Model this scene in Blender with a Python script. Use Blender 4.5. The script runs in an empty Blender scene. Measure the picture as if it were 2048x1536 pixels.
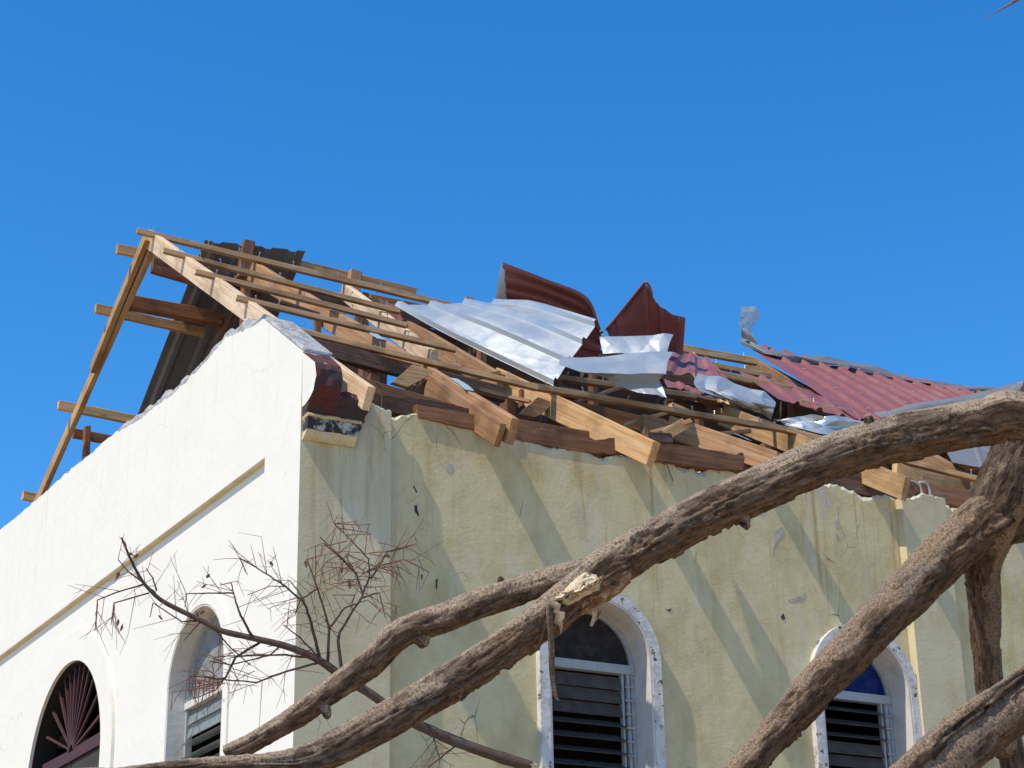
import bpy, bmesh, math, random
from mathutils import Vector, Matrix, noise
from math import radians, sin, cos, pi, tan, sqrt

random.seed(7)
scene = bpy.context.scene
COL = scene.collection

# ------------------------------------------------------------------ camera
F = 4000.0                                   # focal length in pixels of a 2048 px wide picture
PITCH, ROLL, YAW = radians(22.4), radians(-1.1), radians(28.0)
_fw = Vector((sin(YAW) * cos(PITCH), cos(YAW) * cos(PITCH), sin(PITCH)))
_r = Vector((cos(YAW), -sin(YAW), 0))
_u = _r.cross(_fw)
CR = _r * cos(ROLL) + _u * sin(ROLL)
CU = -_r * sin(ROLL) + _u * cos(ROLL)
CW = _fw
CAM = Vector((-4.618, -11.719, 1.6))
cam = bpy.data.cameras.new('camera')
cam.sensor_width = 36.0
cam.lens = F / 2048 * 36
cam.clip_start = 0.05
cam.clip_end = 3000
cam_ob = bpy.data.objects.new('camera', cam)
COL.objects.link(cam_ob)
m = Matrix((CR, CU, -CW)).transposed().to_4x4()
m.translation = CAM
cam_ob.matrix_world = m
scene.camera = cam_ob

# ------------------------------------------------------------------ light
SUN_TO = Vector((-0.53, -0.10, 0.838)).normalized()
world = bpy.data.worlds.new('World')
scene.world = world
world.use_nodes = True
wn = world.node_tree.nodes
wl = world.node_tree.links
sky = wn.new('ShaderNodeTexSky')
sky.sky_type = 'NISHITA'
sky.sun_disc = False
sky.sun_elevation = math.asin(SUN_TO.z)
sky.sun_rotation = math.atan2(SUN_TO.x, SUN_TO.y)
sky.air_density = 1.0
sky.dust_density = 0.0
sky.ozone_density = 6.0
sky.altitude = 0
hs = wn.new('ShaderNodeHueSaturation')       # the camera's vivid colour rendering, the same over the whole sky
hs.inputs['Saturation'].default_value = 1.28
wl.new(sky.outputs['Color'], hs.inputs['Color'])
wl.new(hs.outputs['Color'], wn['Background'].inputs['Color'])
wn['Background'].inputs['Strength'].default_value = 0.15
sun = bpy.data.lights.new('sun', 'SUN')
sun.energy = 3.5
sun.angle = radians(0.53)
sun.color = (1.0, 0.90, 0.74)
sun_ob = bpy.data.objects.new('sun', sun)
COL.objects.link(sun_ob)
sun_ob.location = (-10, -10, 30)
sun_ob.rotation_euler = (-SUN_TO).to_track_quat('-Z', 'Y').to_euler()
scene.view_settings.view_transform = 'Standard'
scene.view_settings.look = 'None'
scene.view_settings.gamma = 1.0
scene.view_settings.exposure = 0.47
scene.view_settings.use_curve_mapping = False


# ------------------------------------------------------------------ geometry helpers
def ray(x, y):
    return CR * ((x - 1024) / F) + CU * ((768 - y) / F) + CW


def at(x, y, n, d):
    n = Vector(n)
    r = ray(x, y)
    return CAM + r * ((d - n.dot(CAM)) / n.dot(r))


def dp(x, y, depth):
    return CAM + ray(x, y) * depth


def depth_of(p):
    return (Vector(p) - CAM).dot(CW)


TH = radians(3.0)
LY = Vector((-sin(TH), cos(TH), 0))          # along the front wall, away from the corner
LN = Vector((-cos(TH), -sin(TH), 0))         # out of the front wall
S, Z0 = 0.7056, 6.893                        # near roof slope: z = Z0 + S*y
APEX = Vector((0.156, 4.29, 9.919))
SL = -0.5572                                 # far roof slope


def PY(x, y, yy=0.0): return at(x, y, (0, 1, 0), yy)
def PX(x, y, xx=0.0): return at(x, y, (1, 0, 0), xx)
def PL(x, y, o=0.0): return at(x, y, LN, o)
def RF(x, y, o=0.0): return at(x, y, (0, -S, 1), Z0 + o)
def LF(x, y, o=0.0): return at(x, y, (0, -SL, 1), APEX.z - SL * APEX.y + o)
def FW(yy, z, o=0.0): return LY * yy + LN * o + Vector((0, 0, z))


def fl2(v): return noise.noise(v)


def link(name, me, mats=(), parent=None, label=None, cat=None, group=None, kind=None, smooth=False):
    if me is not None:
        for mm in (mats if isinstance(mats, (list, tuple)) else [mats]):
            me.materials.append(mm)
        if smooth:
            for p in me.polygons:
                p.use_smooth = True
    o = bpy.data.objects.new(name, me)
    COL.objects.link(o)
    if parent is not None:
        o.parent = parent
        if parent.parent is None and parent.type == 'EMPTY':
            o.matrix_parent_inverse = Matrix.Translation(-parent.location)
    if label: o['label'] = label
    if cat: o['category'] = cat
    if group: o['group'] = group
    if kind: o['kind'] = kind
    return o


def empty(name, loc, label, cat, group=None):
    o = bpy.data.objects.new(name, None)
    COL.objects.link(o)
    o.location = loc
    o.empty_display_size = 0.2
    o['label'] = label
    o['category'] = cat
    if group: o['group'] = group
    return o


def sub(child, parent):
    """make child a part of a mesh part whose own placement is whatever it is"""
    child.parent = parent
    child.matrix_parent_inverse = parent_matrix(parent).inverted()
    return child


def parent_matrix(o):
    mat = o.matrix_basis.copy()
    if o.parent is not None:
        mat = parent_matrix(o.parent) @ o.matrix_parent_inverse @ mat
    return mat


def mesh(name, verts, faces):
    me = bpy.data.meshes.new(name)
    me.from_pydata([tuple(v) for v in verts], [], faces)
    me.update()
    return me


def fix_normals(me):
    bm = bmesh.new()
    bm.from_mesh(me)
    bmesh.ops.recalc_face_normals(bm, faces=bm.faces)
    bm.to_mesh(me)
    bm.free()
    return me


def prism(name, pts, ext):
    """closed outline (3D points in one plane) extruded by vector ext"""
    n = len(pts)
    ext = Vector(ext)
    v = [Vector(p) for p in pts] + [Vector(p) + ext for p in pts]
    f = [list(range(n)), list(range(2 * n - 1, n - 1, -1))]
    for i in range(n):
        j = (i + 1) % n
        f.append([i, i + n, j + n, j])
    return fix_normals(mesh(name, v, f))


def jag_outline(pts, step, amp, seed, edges=None):
    """subdivide a closed outline and roughen it"""
    out = []
    n = len(pts)
    for i in range(n):
        a, b = Vector(pts[i]), Vector(pts[(i + 1) % n])
        L = (b - a).length
        k = max(1, int(L / step))
        e = edges is None or i in edges
        for q in range(k):
            p = a.lerp(b, q / k)
            if e and q > 0:
                d = b - a
                w = noise.noise(p * 9 + Vector((seed, 0, 0))) * amp + noise.noise(p * 37 + Vector((0, seed, 0))) * amp * 0.7
                p = p + Vector((-d.z, 0, d.x)).normalized() * w if abs(d.x) + abs(d.z) > 1e-6 else p
            out.append(p)
    return out


# ------------------------------------------------------------------ materials
def new_mat(name):
    mt = bpy.data.materials.new(name)
    mt.use_nodes = True
    nt = mt.node_tree
    b = nt.nodes['Principled BSDF']
    return mt, nt, b


class N:
    """tiny node-writing helper"""
    def __init__(self, nt):
        self.nt = nt

    def n(self, t, **k):
        nd = self.nt.nodes.new(t)
        for a, v in k.items():
            setattr(nd, a, v)
        return nd

    def l(self, a, b):
        self.nt.links.new(a, b)

    def set(self, sock, v):
        if hasattr(v, 'is_linked') or hasattr(v, 'links'):
            self.l(v, sock)
        else:
            sock.default_value = v

    def map(self, vec, scale=(1, 1, 1), loc=(0, 0, 0), rot=(0, 0, 0)):
        nd = self.n('ShaderNodeMapping')
        self.l(vec, nd.inputs['Vector'])
        nd.inputs['Scale'].default_value = scale
        nd.inputs['Location'].default_value = loc
        nd.inputs['Rotation'].default_value = rot
        return nd.outputs['Vector']

    def noise(self, vec, scale, detail=4, rough=0.55, dist=0.0):
        nd = self.n('ShaderNodeTexNoise')
        self.l(vec, nd.inputs['Vector'])
        nd.inputs['Scale'].default_value = scale
        nd.inputs['Detail'].default_value = detail
        nd.inputs['Roughness'].default_value = rough
        nd.inputs['Distortion'].default_value = dist
        return nd.outputs['Fac']

    def voro(self, vec, scale, feature='F1', rnd=1.0):
        nd = self.n('ShaderNodeTexVoronoi', feature=feature)
        self.l(vec, nd.inputs['Vector'])
        nd.inputs['Scale'].default_value = scale
        nd.inputs['Randomness'].default_value = rnd
        return nd.outputs['Distance']

    def ramp(self, fac, lo, hi, a=0.0, b=1.0):
        nd = self.n('ShaderNodeMapRange', interpolation_type='SMOOTHSTEP')
        self.l(fac, nd.inputs['Value'])
        nd.inputs['From Min'].default_value = lo
        nd.inputs['From Max'].default_value = hi
        nd.inputs['To Min'].default_value = a
        nd.inputs['To Max'].default_value = b
        return nd.outputs['Result']

    def mix(self, fac, a, b, mode='MIX'):
        nd = self.n('ShaderNodeMix', data_type='RGBA', blend_type=mode)
        self.set(nd.inputs[0], fac)
        for s, v in ((nd.inputs[6], a), (nd.inputs[7], b)):
            if isinstance(v, tuple):
                s.default_value = (*v, 1) if len(v) == 3 else v
            else:
                self.l(v, s)
        return nd.outputs[2]

    def math(self, op, a, b=0.0):
        nd = self.n('ShaderNodeMath', operation=op)
        self.set(nd.inputs[0], a)
        self.set(nd.inputs[1], b)
        return nd.outputs[0]

    def bump(self, h, dist, strength=1.0, prev=None):
        nd = self.n('ShaderNodeBump')
        self.l(h, nd.inputs['Height'])
        nd.inputs['Distance'].default_value = dist
        nd.inputs['Strength'].default_value = strength
        if prev is not None:
            self.l(prev, nd.inputs['Normal'])
        return nd.outputs['Normal']

    def coord(self, which='Object'):
        return self.n('ShaderNodeTexCoord').outputs[which]

    def sep(self, vec):
        nd = self.n('ShaderNodeSeparateXYZ')
        self.l(vec, nd.inputs[0])
        return nd.outputs

    def rand(self):
        return self.n('ShaderNodeObjectInfo').outputs['Random']


def mat_side_plaster(name='weathered_yellow_plaster', base=(0.66, 0.545, 0.30), stain=1.0):
    mt, nt, b = new_mat(name)
    g = N(nt)
    c = g.coord()
    big = g.noise(g.map(c, (1, 1, 0.7)), 2.3, 6, 0.68)
    fine = g.noise(c, 11, 6, 0.7)
    col = g.mix(g.ramp(big, 0.40, 0.72, 0, 0.72 * stain), base, (0.42, 0.32, 0.125))
    col = g.mix(g.ramp(fine, 0.45, 0.75, 0, 0.45 * stain), col, (0.47, 0.37, 0.17))
    pale = g.noise(g.map(c, (1, 1, 0.5), (7, 0, 3)), 2.6, 4, 0.6)
    col = g.mix(g.ramp(pale, 0.52, 0.72, 0, 0.6), col, (0.70, 0.62, 0.45))
    # rain streaks running down from the broken top
    st = g.noise(g.map(c, (7, 7, 0.42)), 1.0, 6, 0.66, 0.5)
    st2 = g.noise(g.map(c, (13, 13, 0.8), (3, 0, 0)), 1.0, 6, 0.66, 0.4)
    z = g.sep(c)[2]
    msk = g.ramp(g.noise(g.map(c, (1, 1, 0.5), (9, 9, 2)), 1.4, 4, 0.6), 0.36, 0.58, 0.3, 1.0)
    top = g.math('MULTIPLY', g.ramp(z, 4.6, 6.7, 0.12, 1.0), msk)
    col = g.mix(g.math('MULTIPLY', g.ramp(st, 0.52, 0.66, 0, 0.9 * stain), top), col, (0.42, 0.27, 0.10))
    col = g.mix(g.math('MULTIPLY', g.ramp(st2, 0.54, 0.70, 0, 0.75 * stain), top), col, (0.52, 0.47, 0.44))
    # peeled patches showing lilac-grey older paint
    pv = g.noise(g.map(c, (1, 1, 0.55), (11, 0, 5)), 8.5, 5, 0.62)
    pm = g.ramp(pv, 0.69, 0.71, 0, 0.8 * stain)
    col = g.mix(pm, col, (0.50, 0.47, 0.47))
    # thin cracks and black mould
    cw = g.n('ShaderNodeMix', data_type='RGBA')
    cw.inputs[0].default_value = 0.10
    g.l(c, cw.inputs[6])
    nn = g.n('ShaderNodeTexNoise'); nn.inputs['Scale'].default_value = 5; nn.inputs['Detail'].default_value = 5
    g.l(c, nn.inputs['Vector'])
    g.l(nn.outputs['Color'], cw.inputs[7])
    vd = g.voro(g.map(cw.outputs[2], (1, 1, 0.6)), 3.2, 'DISTANCE_TO_EDGE')
    ck = g.math('MULTIPLY', g.ramp(vd, 0.0, 0.012, 1, 0), g.ramp(g.noise(c, 1.9, 3), 0.55, 0.66, 0, 0.8 * stain))
    col = g.mix(ck, col, (0.07, 0.065, 0.06))
    dots = g.noise(g.map(c, (1, 1, 0.45), (2, 2, 9)), 26, 4, 0.6)
    col = g.mix(g.ramp(dots, 0.72, 0.76, 0, 0.8 * stain), col, (0.12, 0.11, 0.09))
    g.l(col, b.inputs['Base Color'])
    b.inputs['Roughness'].default_value = 0.86
    h1 = g.noise(c, 6, 2, 0.5)
    h2 = g.noise(g.map(c, (1, 1, 1.3)), 34, 4, 0.62)
    h3 = g.noise(c, 120, 3, 0.6)
    nb = g.bump(h1, 0.02, 0.2)
    nb = g.bump(h2, 0.006, 0.42, nb)
    nb = g.bump(h3, 0.003, 0.5, nb)
    nb = g.bump(g.math('MULTIPLY', pm, -1.0), 0.004, 0.6, nb)
    g.l(nb, b.inputs['Normal'])
    return mt


def mat_front_plaster():
    mt, nt, b = new_mat('cream_front_plaster')
    g = N(nt)
    c = g.coord()
    big = g.noise(g.map(c, (1, 1, 0.5)), 1.6, 4, 0.6)
    col = g.mix(g.ramp(big, 0.5, 0.75, 0, 0.35), (0.775, 0.74, 0.65), (0.74, 0.695, 0.53))
    sp = g.noise(g.map(c, (1, 1, 0.6), (4, 4, 4)), 3.3, 5, 0.6)
    col = g.mix(g.ramp(sp, 0.66, 0.76, 0, 0.45), col, (0.60, 0.57, 0.34))
    st = g.noise(g.map(c, (9, 9, 0.35)), 1.0, 4, 0.6)
    col = g.mix(g.ramp(st, 0.6, 0.8, 0, 0.18), col, (0.58, 0.54, 0.40))
    dots = g.noise(c, 21, 3, 0.6)
    col = g.mix(g.ramp(dots, 0.735, 0.76, 0, 0.6), col, (0.42, 0.40, 0.33))
    drip = g.noise(g.map(c, (22, 22, 0.5), (6, 2, 1)), 1.0, 4, 0.6)
    z = g.sep(c)[2]
    col = g.mix(g.math('MULTIPLY', g.ramp(drip, 0.55, 0.75, 0, 0.4), g.ramp(z, 6.2, 7.7, 0.1, 1.0)), col, (0.50, 0.46, 0.34))
    cn = g.n('ShaderNodeTexNoise'); cn.inputs['Scale'].default_value = 3; cn.inputs['Detail'].default_value = 5
    g.l(c, cn.inputs['Vector'])
    vv = g.n('ShaderNodeMix', data_type='RGBA'); vv.inputs[0].default_value = 0.16
    g.l(c, vv.inputs[6]); g.l(cn.outputs['Color'], vv.inputs[7])
    ve = g.voro(vv.outputs[2], 1.1, 'DISTANCE_TO_EDGE')
    col = g.mix(g.math('MULTIPLY', g.ramp(ve, 0.0, 0.004, 1, 0), g.ramp(g.noise(c, 1.3, 3), 0.52, 0.6, 0, 0.28)), col, (0.34, 0.32, 0.27))
    g.l(col, b.inputs['Base Color'])
    b.inputs['Roughness'].default_value = 0.85
    nb = g.bump(g.noise(c, 2.6, 3), 0.05, 0.22)
    nb = g.bump(g.noise(c, 26, 5, 0.6), 0.004, 0.2, nb)
    g.l(nb, b.inputs['Normal'])
    return mt


def mat_mottle(name, a, bcol, scale=9, lo=0.42, hi=0.6, rough=0.85, bump=0.012, third=None, tlo=0.6, thi=0.68):
    mt, nt, b = new_mat(name)
    g = N(nt)
    c = g.coord()
    f = g.noise(c, scale, 6, 0.65)
    col = g.mix(g.ramp(f, lo, hi), a, bcol)
    if third:
        col = g.mix(g.ramp(g.noise(g.map(c, (1, 1, 1), (5, 3, 1)), scale * 1.7, 5, 0.65), tlo, thi), col, third)
    g.l(col, b.inputs['Base Color'])
    b.inputs['Roughness'].default_value = rough
    g.l(g.bump(g.noise(c, scale * 3, 6, 0.65), bump, 0.7), b.inputs['Normal'])
    return mt


def mat_wood(name, light, dark, knots=0.5, red=None):
    mt, nt, b = new_mat(name)
    g = N(nt)
    c = g.coord()
    r = g.rand()
    off = g.n('ShaderNodeCombineXYZ')
    g.l(g.math('MULTIPLY', r, 37.0), off.inputs[0])
    g.l(g.math('MULTIPLY', r, 11.0), off.inputs[1])
    va = g.n('ShaderNodeVectorMath', operation='ADD')
    g.l(c, va.inputs[0]); g.l(off.outputs[0], va.inputs[1])
    v = va.outputs[0]
    grain = g.noise(g.map(v, (1.1, 26, 26)), 1.6, 5, 0.6, 0.6)
    fine = g.noise(g.map(v, (4, 120, 120)), 1.0, 3, 0.6)
    col = g.mix(g.ramp(grain, 0.34, 0.68), light, dark)
    col = g.mix(g.ramp(fine, 0.45, 0.75, 0, 0.35), col, tuple(x * 0.55 for x in dark))
    blot = g.noise(v, 3.1, 4, 0.6)
    col = g.mix(g.ramp(blot, 0.46, 0.70, 0, 0.65), col, tuple(x * 0.55 for x in dark))
    wear = g.noise(g.map(v, (0.8, 6, 6), (5, 5, 5)), 2.2, 5, 0.65)
    col = g.mix(g.ramp(wear, 0.55, 0.72, 0, 0.55), col, (0.30, 0.24, 0.19))
    kn = g.voro(g.map(v, (1.3, 5, 5)), 2.0)
    col = g.mix(g.ramp(kn, 0.05, 0.16, knots, 0), col, tuple(x * 0.45 for x in dark))
    hsv = g.n('ShaderNodeHueSaturation')
    g.l(col, hsv.inputs['Color'])
    g.l(g.ramp(r, 0, 1, 0.76, 1.12), hsv.inputs['Value'])
    g.l(hsv.outputs[0], b.inputs['Base Color'])
    b.inputs['Roughness'].default_value = 0.72
    b.inputs['Specular IOR Level'].default_value = 0.25
    nb = g.bump(grain, 0.006, 0.5)
    nb = g.bump(fine, 0.002, 0.4, nb)
    g.l(nb, b.inputs['Normal'])
    return mt


def mat_metal(name, base, metallic, rough, dirt=(0.2, 0.17, 0.14), dirt_amt=0.3, spec=0.5):
    mt, nt, b = new_mat(name)
    g = N(nt)
    c = g.coord()
    f = g.noise(c, 3.2, 5, 0.6)
    s2 = g.noise(g.map(c, (14, 14, 14)), 1.0, 5, 0.7)
    col = g.mix(g.ramp(f, 0.4, 0.75, 0, dirt_amt), base, dirt)
    col = g.mix(g.ramp(s2, 0.6, 0.8, 0, dirt_amt), col, dirt)
    g.l(col, b.inputs['Base Color'])
    b.inputs['Metallic'].default_value = metallic
    g.l(g.ramp(f, 0.3, 0.7, rough - 0.08, rough + 0.12), b.inputs['Roughness'])
    b.inputs['Specular IOR Level'].default_value = spec
    g.l(g.bump(g.noise(c, 11, 3), 0.01, 0.25), b.inputs['Normal'])
    return mt


def mat_bark(name, light, mid, dark, peel=0.5, scale=1.0):
    mt, nt, b = new_mat(name)
    g = N(nt)
    at_ = g.n('ShaderNodeAttribute', attribute_name='bark_co').outputs['Vector']
    c = g.coord()
    long_ = g.noise(g.map(at_, (46 * scale, 46 * scale, 13 * scale)), 1.0, 8, 0.74, 0.5)
    cross = g.noise(g.map(at_, (80 * scale, 80 * scale, 150 * scale)), 1.0, 4, 0.7, 0.3)
    fine = g.noise(c, 105 * scale, 5, 0.75)
    big = g.noise(g.map(at_, (1, 1, 0.5)), 9.0, 5, 0.65)
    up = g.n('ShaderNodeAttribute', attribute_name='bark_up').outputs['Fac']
    # smooth grey skin along the upper side, darker furrowed flaking bark towards the underside
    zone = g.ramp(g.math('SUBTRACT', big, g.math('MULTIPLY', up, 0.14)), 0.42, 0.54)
    skin = g.mix(g.ramp(cross, 0.38, 0.60), tuple(x * 0.9 for x in mid), light)
    skin = g.mix(g.ramp(g.noise(g.map(at_, (1, 1, 0.4), (3, 1, 7)), 16, 4, 0.6), 0.5, 0.68, 0, 0.5), skin, (0.27, 0.235, 0.235))
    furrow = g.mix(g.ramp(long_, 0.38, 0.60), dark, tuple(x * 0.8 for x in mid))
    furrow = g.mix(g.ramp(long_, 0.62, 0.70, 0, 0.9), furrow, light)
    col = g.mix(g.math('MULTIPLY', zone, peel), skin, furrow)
    pl = g.n('ShaderNodeAttribute', attribute_name='bark_peel').outputs['Fac']
    inner = g.mix(g.ramp(long_, 0.40, 0.62), (0.15, 0.088, 0.052), (0.35, 0.225, 0.135))
    col = g.mix(g.math('MULTIPLY', pl, 0.85), col, inner)
    col = g.mix(g.ramp(fine, 0.56, 0.72, 0, 0.55), col, dark)
    col = g.mix(g.ramp(cross, 0.32, 0.43, 0.9, 0), col, dark)
    col = g.mix(g.ramp(long_, 0.28, 0.40, 0.9, 0), col, dark)
    g.l(col, b.inputs['Base Color'])
    b.inputs['Roughness'].default_value = 0.88
    b.inputs['Specular IOR Level'].default_value = 0.2
    nb = g.bump(long_, 0.03, 1.0)
    nb = g.bump(cross, 0.009, 1.0, nb)
    nb = g.bump(fine, 0.0025, 0.8, nb)
    g.l(nb, b.inputs['Normal'])
    return mt


def mat_plain(name, col, rough=0.6, metallic=0.0, spec=0.5):
    mt, nt, b = new_mat(name)
    g = N(nt)
    f = g.noise(g.coord(), 30, 4)
    g.l(g.mix(g.ramp(f, 0.35, 0.7), col, tuple(x * 0.8 for x in col)), b.inputs['Base Color'])
    b.inputs['Roughness'].default_value = rough
    b.inputs['Metallic'].default_value = metallic
    b.inputs['Specular IOR Level'].default_value = spec
    return mt


def mat_glass(name, col, alpha):
    mt, nt, b = new_mat(name)
    g = N(nt)
    f = g.noise(g.coord(), 14, 4)
    g.l(g.mix(g.ramp(f, 0.4, 0.7), col, tuple(min(1, x * 1.3 + .01) for x in col)), b.inputs['Base Color'])
    b.inputs['Roughness'].default_value = 0.35
    b.inputs['Specular IOR Level'].default_value = 0.03
    b.inputs['Alpha'].default_value = alpha
    return mt


M = dict(
    side=mat_side_plaster(),
    pil=mat_side_plaster('pale_pilaster_plaster', (0.62, 0.535, 0.335), 0.6),
    front=mat_front_plaster(),
    chip=mat_mottle('broken_plaster', (0.80, 0.76, 0.56), (0.56, 0.52, 0.38), 16, 0.4, 0.6, bump=0.03, third=(0.22, 0.20, 0.17)),
    concrete=mat_mottle('broken_grey_concrete', (0.50, 0.49, 0.47), (0.30, 0.29, 0.28), 14, 0.4, 0.6, bump=0.04, third=(0.62, 0.61, 0.58)),
    trim=mat_mottle('weathered_white_trim', (0.64, 0.61, 0.56), (0.46, 0.43, 0.39), 10, 0.45, 0.66, third=(0.10, 0.075, 0.065), tlo=0.58, thi=0.64, bump=0.01),
    reveal=mat_mottle('white_reveal', (0.62, 0.585, 0.53), (0.48, 0.44, 0.38), 6, 0.4, 0.75, bump=0.006),
    maroon=mat_mottle('maroon_mould', (0.10, 0.022, 0.018), (0.045, 0.035, 0.035), 7, 0.42, 0.6, third=(0.55, 0.53, 0.52), tlo=0.64, thi=0.68),
    black=mat_mottle('mouldy_band', (0.46, 0.44, 0.41), (0.04, 0.03, 0.03), 11, 0.42, 0.54, third=(0.6, 0.58, 0.55)),
    ochre=mat_mottle('ochre_paint', (0.62, 0.46, 0.20), (0.52, 0.36, 0.14), 8),
    alu=mat_plain('painted_frame', (0.40, 0.42, 0.42), 0.5),
    louver=mat_glass('louver_glass', (0.10, 0.085, 0.072), 0.7),
    void=mat_plain('black_reveal', (0.012, 0.011, 0.010), 0.9),
    pale_glass=mat_glass('pale_louver_glass', (0.30, 0.34, 0.34), 0.45),
    clear=mat_glass('fanlight_glass', (0.035, 0.03, 0.028), 0.92),
    blue=mat_glass('blue_glass', (0.012, 0.025, 0.12), 0.95),
    iron=mat_plain('maroon_iron', (0.085, 0.034, 0.032), 0.6, 0.0, 0.2),
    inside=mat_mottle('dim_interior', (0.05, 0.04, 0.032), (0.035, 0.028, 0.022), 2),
    wood=mat_wood('fresh_timber', (0.66, 0.42, 0.20), (0.48, 0.26, 0.10), 0.7),
    pale=mat_wood('bleached_timber', (0.70, 0.53, 0.36), (0.52, 0.36, 0.21), 0.5),
    brown=mat_wood('brown_timber', (0.47, 0.275, 0.14), (0.32, 0.16, 0.07), 0.5),
    red=mat_wood('red_hardwood', (0.32, 0.15, 0.07), (0.19, 0.08, 0.035), 0.4),
    batten=mat_wood('weathered_batten', (0.54, 0.355, 0.19), (0.36, 0.205, 0.10), 0.4),
    old=mat_wood('dark_old_timber', (0.17, 0.09, 0.055), (0.085, 0.045, 0.028), 0.4),
    redsheet=mat_metal('red_roof_paint', (0.245, 0.082, 0.078), 0.0, 0.48, (0.30, 0.19, 0.17), 0.35, 0.3),
    zinc=mat_metal('galvanised_back', (0.53, 0.56, 0.55), 0.58, 0.36, (0.38, 0.39, 0.38), 0.4),
    dark=mat_metal('dull_grey_back', (0.20, 0.20, 0.205), 0.2, 0.6, (0.11, 0.10, 0.10), 0.5),
    nail=mat_plain('steel_nail', (0.45, 0.45, 0.45), 0.35, 0.8),
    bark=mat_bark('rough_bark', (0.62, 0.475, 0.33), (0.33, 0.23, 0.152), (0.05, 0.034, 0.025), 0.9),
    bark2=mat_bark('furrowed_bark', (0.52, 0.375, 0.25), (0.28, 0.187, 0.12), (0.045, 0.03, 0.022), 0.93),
    twig=mat_bark('twig_bark', (0.30, 0.21, 0.16), (0.17, 0.11, 0.08), (0.06, 0.04, 0.03), 0.3, 3.0),
    stalk=mat_plain('dry_red_stalk', (0.22, 0.085, 0.045), 0.7),
    leaf=mat_plain('dry_leaf', (0.26, 0.12, 0.06), 0.8),
    splinter=mat_wood('torn_heartwood', (0.74, 0.62, 0.43), (0.60, 0.45, 0.27), 0.2),
    heart=mat_mottle('raw_wood_wound', (0.40, 0.24, 0.13), (0.22, 0.10, 0.05), 30, 0.4, 0.6, bump=0.03, third=(0.60, 0.45, 0.28), tlo=0.54, thi=0.62),
    pipe=mat_plain('grey_conduit', (0.42, 0.40, 0.37), 0.5),
    wire=mat_plain('dark_wire', (0.08, 0.08, 0.085), 0.5),
)

# ------------------------------------------------------------------ ground
gm = mat_mottle('dry_ground', (0.42, 0.31, 0.19), (0.33, 0.235, 0.13), 0.8, third=(0.22, 0.185, 0.08))
gme = mesh('ground', [(-600, -600, 0), (600, -600, 0), (600, 600, 0), (-600, 600, 0)], [(0, 1, 2, 3)])
link('ground', gme, gm, kind='structure')

# ------------------------------------------------------------------ the church
church = empty('church_building', (0, 0, 0),
               'cream and yellow plastered church with its storm-torn roof frame laid bare', 'church')
CH = church
LEN, WID = 13.0, 8.75
PD = 0.08                                     # pilasters stand this far in front of the side wall


def boolean_cut(me, mats, cutters):
    """cut the closed meshes in cutters out of a mesh; returns a new mesh"""
    o = bpy.data.objects.new('tmp', me)
    COL.objects.link(o)
    for mm in mats:
        me.materials.append(mm)
    tmp = []
    for c in cutters:
        co = bpy.data.objects.new('cut', c)
        COL.objects.link(co)
        tmp.append(co)
        md = o.modifiers.new('b', 'BOOLEAN')
        md.operation = 'DIFFERENCE'
        md.solver = 'EXACT'
        md.object = co
    dg = bpy.context.evaluated_depsgraph_get()
    dg.update()
    res = bpy.data.meshes.new_from_object(o.evaluated_get(dg))
    for t in tmp + [o]:
        bpy.data.objects.remove(t)
    return res


def arch_pts(hw, zs, zb, k=24, r=None):
    """outline of an arched opening in (a, z): springing at zs, bottom at zb"""
    pts = [(-hw, zb), (hw, zb)]
    for i in range(k + 1):
        t = pi * i / k
        pts.append((hw * cos(t), zs + (r or hw) * sin(t)))
    return pts


def arch_ring(name, org, ax, nrm, ho, hi, zs, zb, n0, n1, k=28, ro=None, ri=None, half=False):
    """arch shaped band between half widths hi and ho, from n0 to n1 along nrm (open at the bottom)"""
    def line(h, r):
        L = [(-h, zb), (-h, (zb + zs) / 2)] + [(-h * cos(pi * i / k), zs + (r or h) * sin(pi * i / k)) for i in range(k + 1)] + [(h, (zb + zs) / 2), (h, zb)]
        return L
    A, B = line(ho, ro), line(hi, ri)
    v, f = [], []
    for (a, z), (a2, z2) in zip(A, B):
        for (p, q, nn) in ((a, z, n1), (a2, z2, n1), (a2, z2, n0), (a, z, n0)):
            v.append(org + ax * p + nrm * nn + Vector((0, 0, q)))
    n = len(A)
    for i in range(n - 1):
        for e in range(4):
            f.append([i * 4 + e, i * 4 + (e + 1) % 4, i * 4 + 4 + (e + 1) % 4, i * 4 + 4 + e])
    f.append([0, 1, 2, 3]); f.append([4 * n - 1, 4 * n - 2, 4 * n - 3, 4 * n - 4])
    return fix_normals(mesh(name, v, f))


def board_px(name, px, plane, ext, mt, jag_amp=0.0, parent=CH, step=0.05, edges=None, label=None, rot=None):
    pts = [plane(x, y) for x, y in px]
    if jag_amp:
        pts = jag_outline(pts, step, jag_amp, random.random() * 30, edges)
    me = prism(name, pts, ext)
    # grain along world X: object sits at the first point
    o = link(name, me, mt, parent, label=label)
    return o


def jag_px(px, k=3, a=0.7):
    out = []
    for i in range(len(px)):
        p, q = px[i], px[(i + 1) % len(px)]
        for t in range(k):
            out.append((p[0] + (q[0] - p[0]) * t / k + random.uniform(-a, a), p[1] + (q[1] - p[1]) * t / k + random.uniform(-a, a)))
    return out


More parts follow.
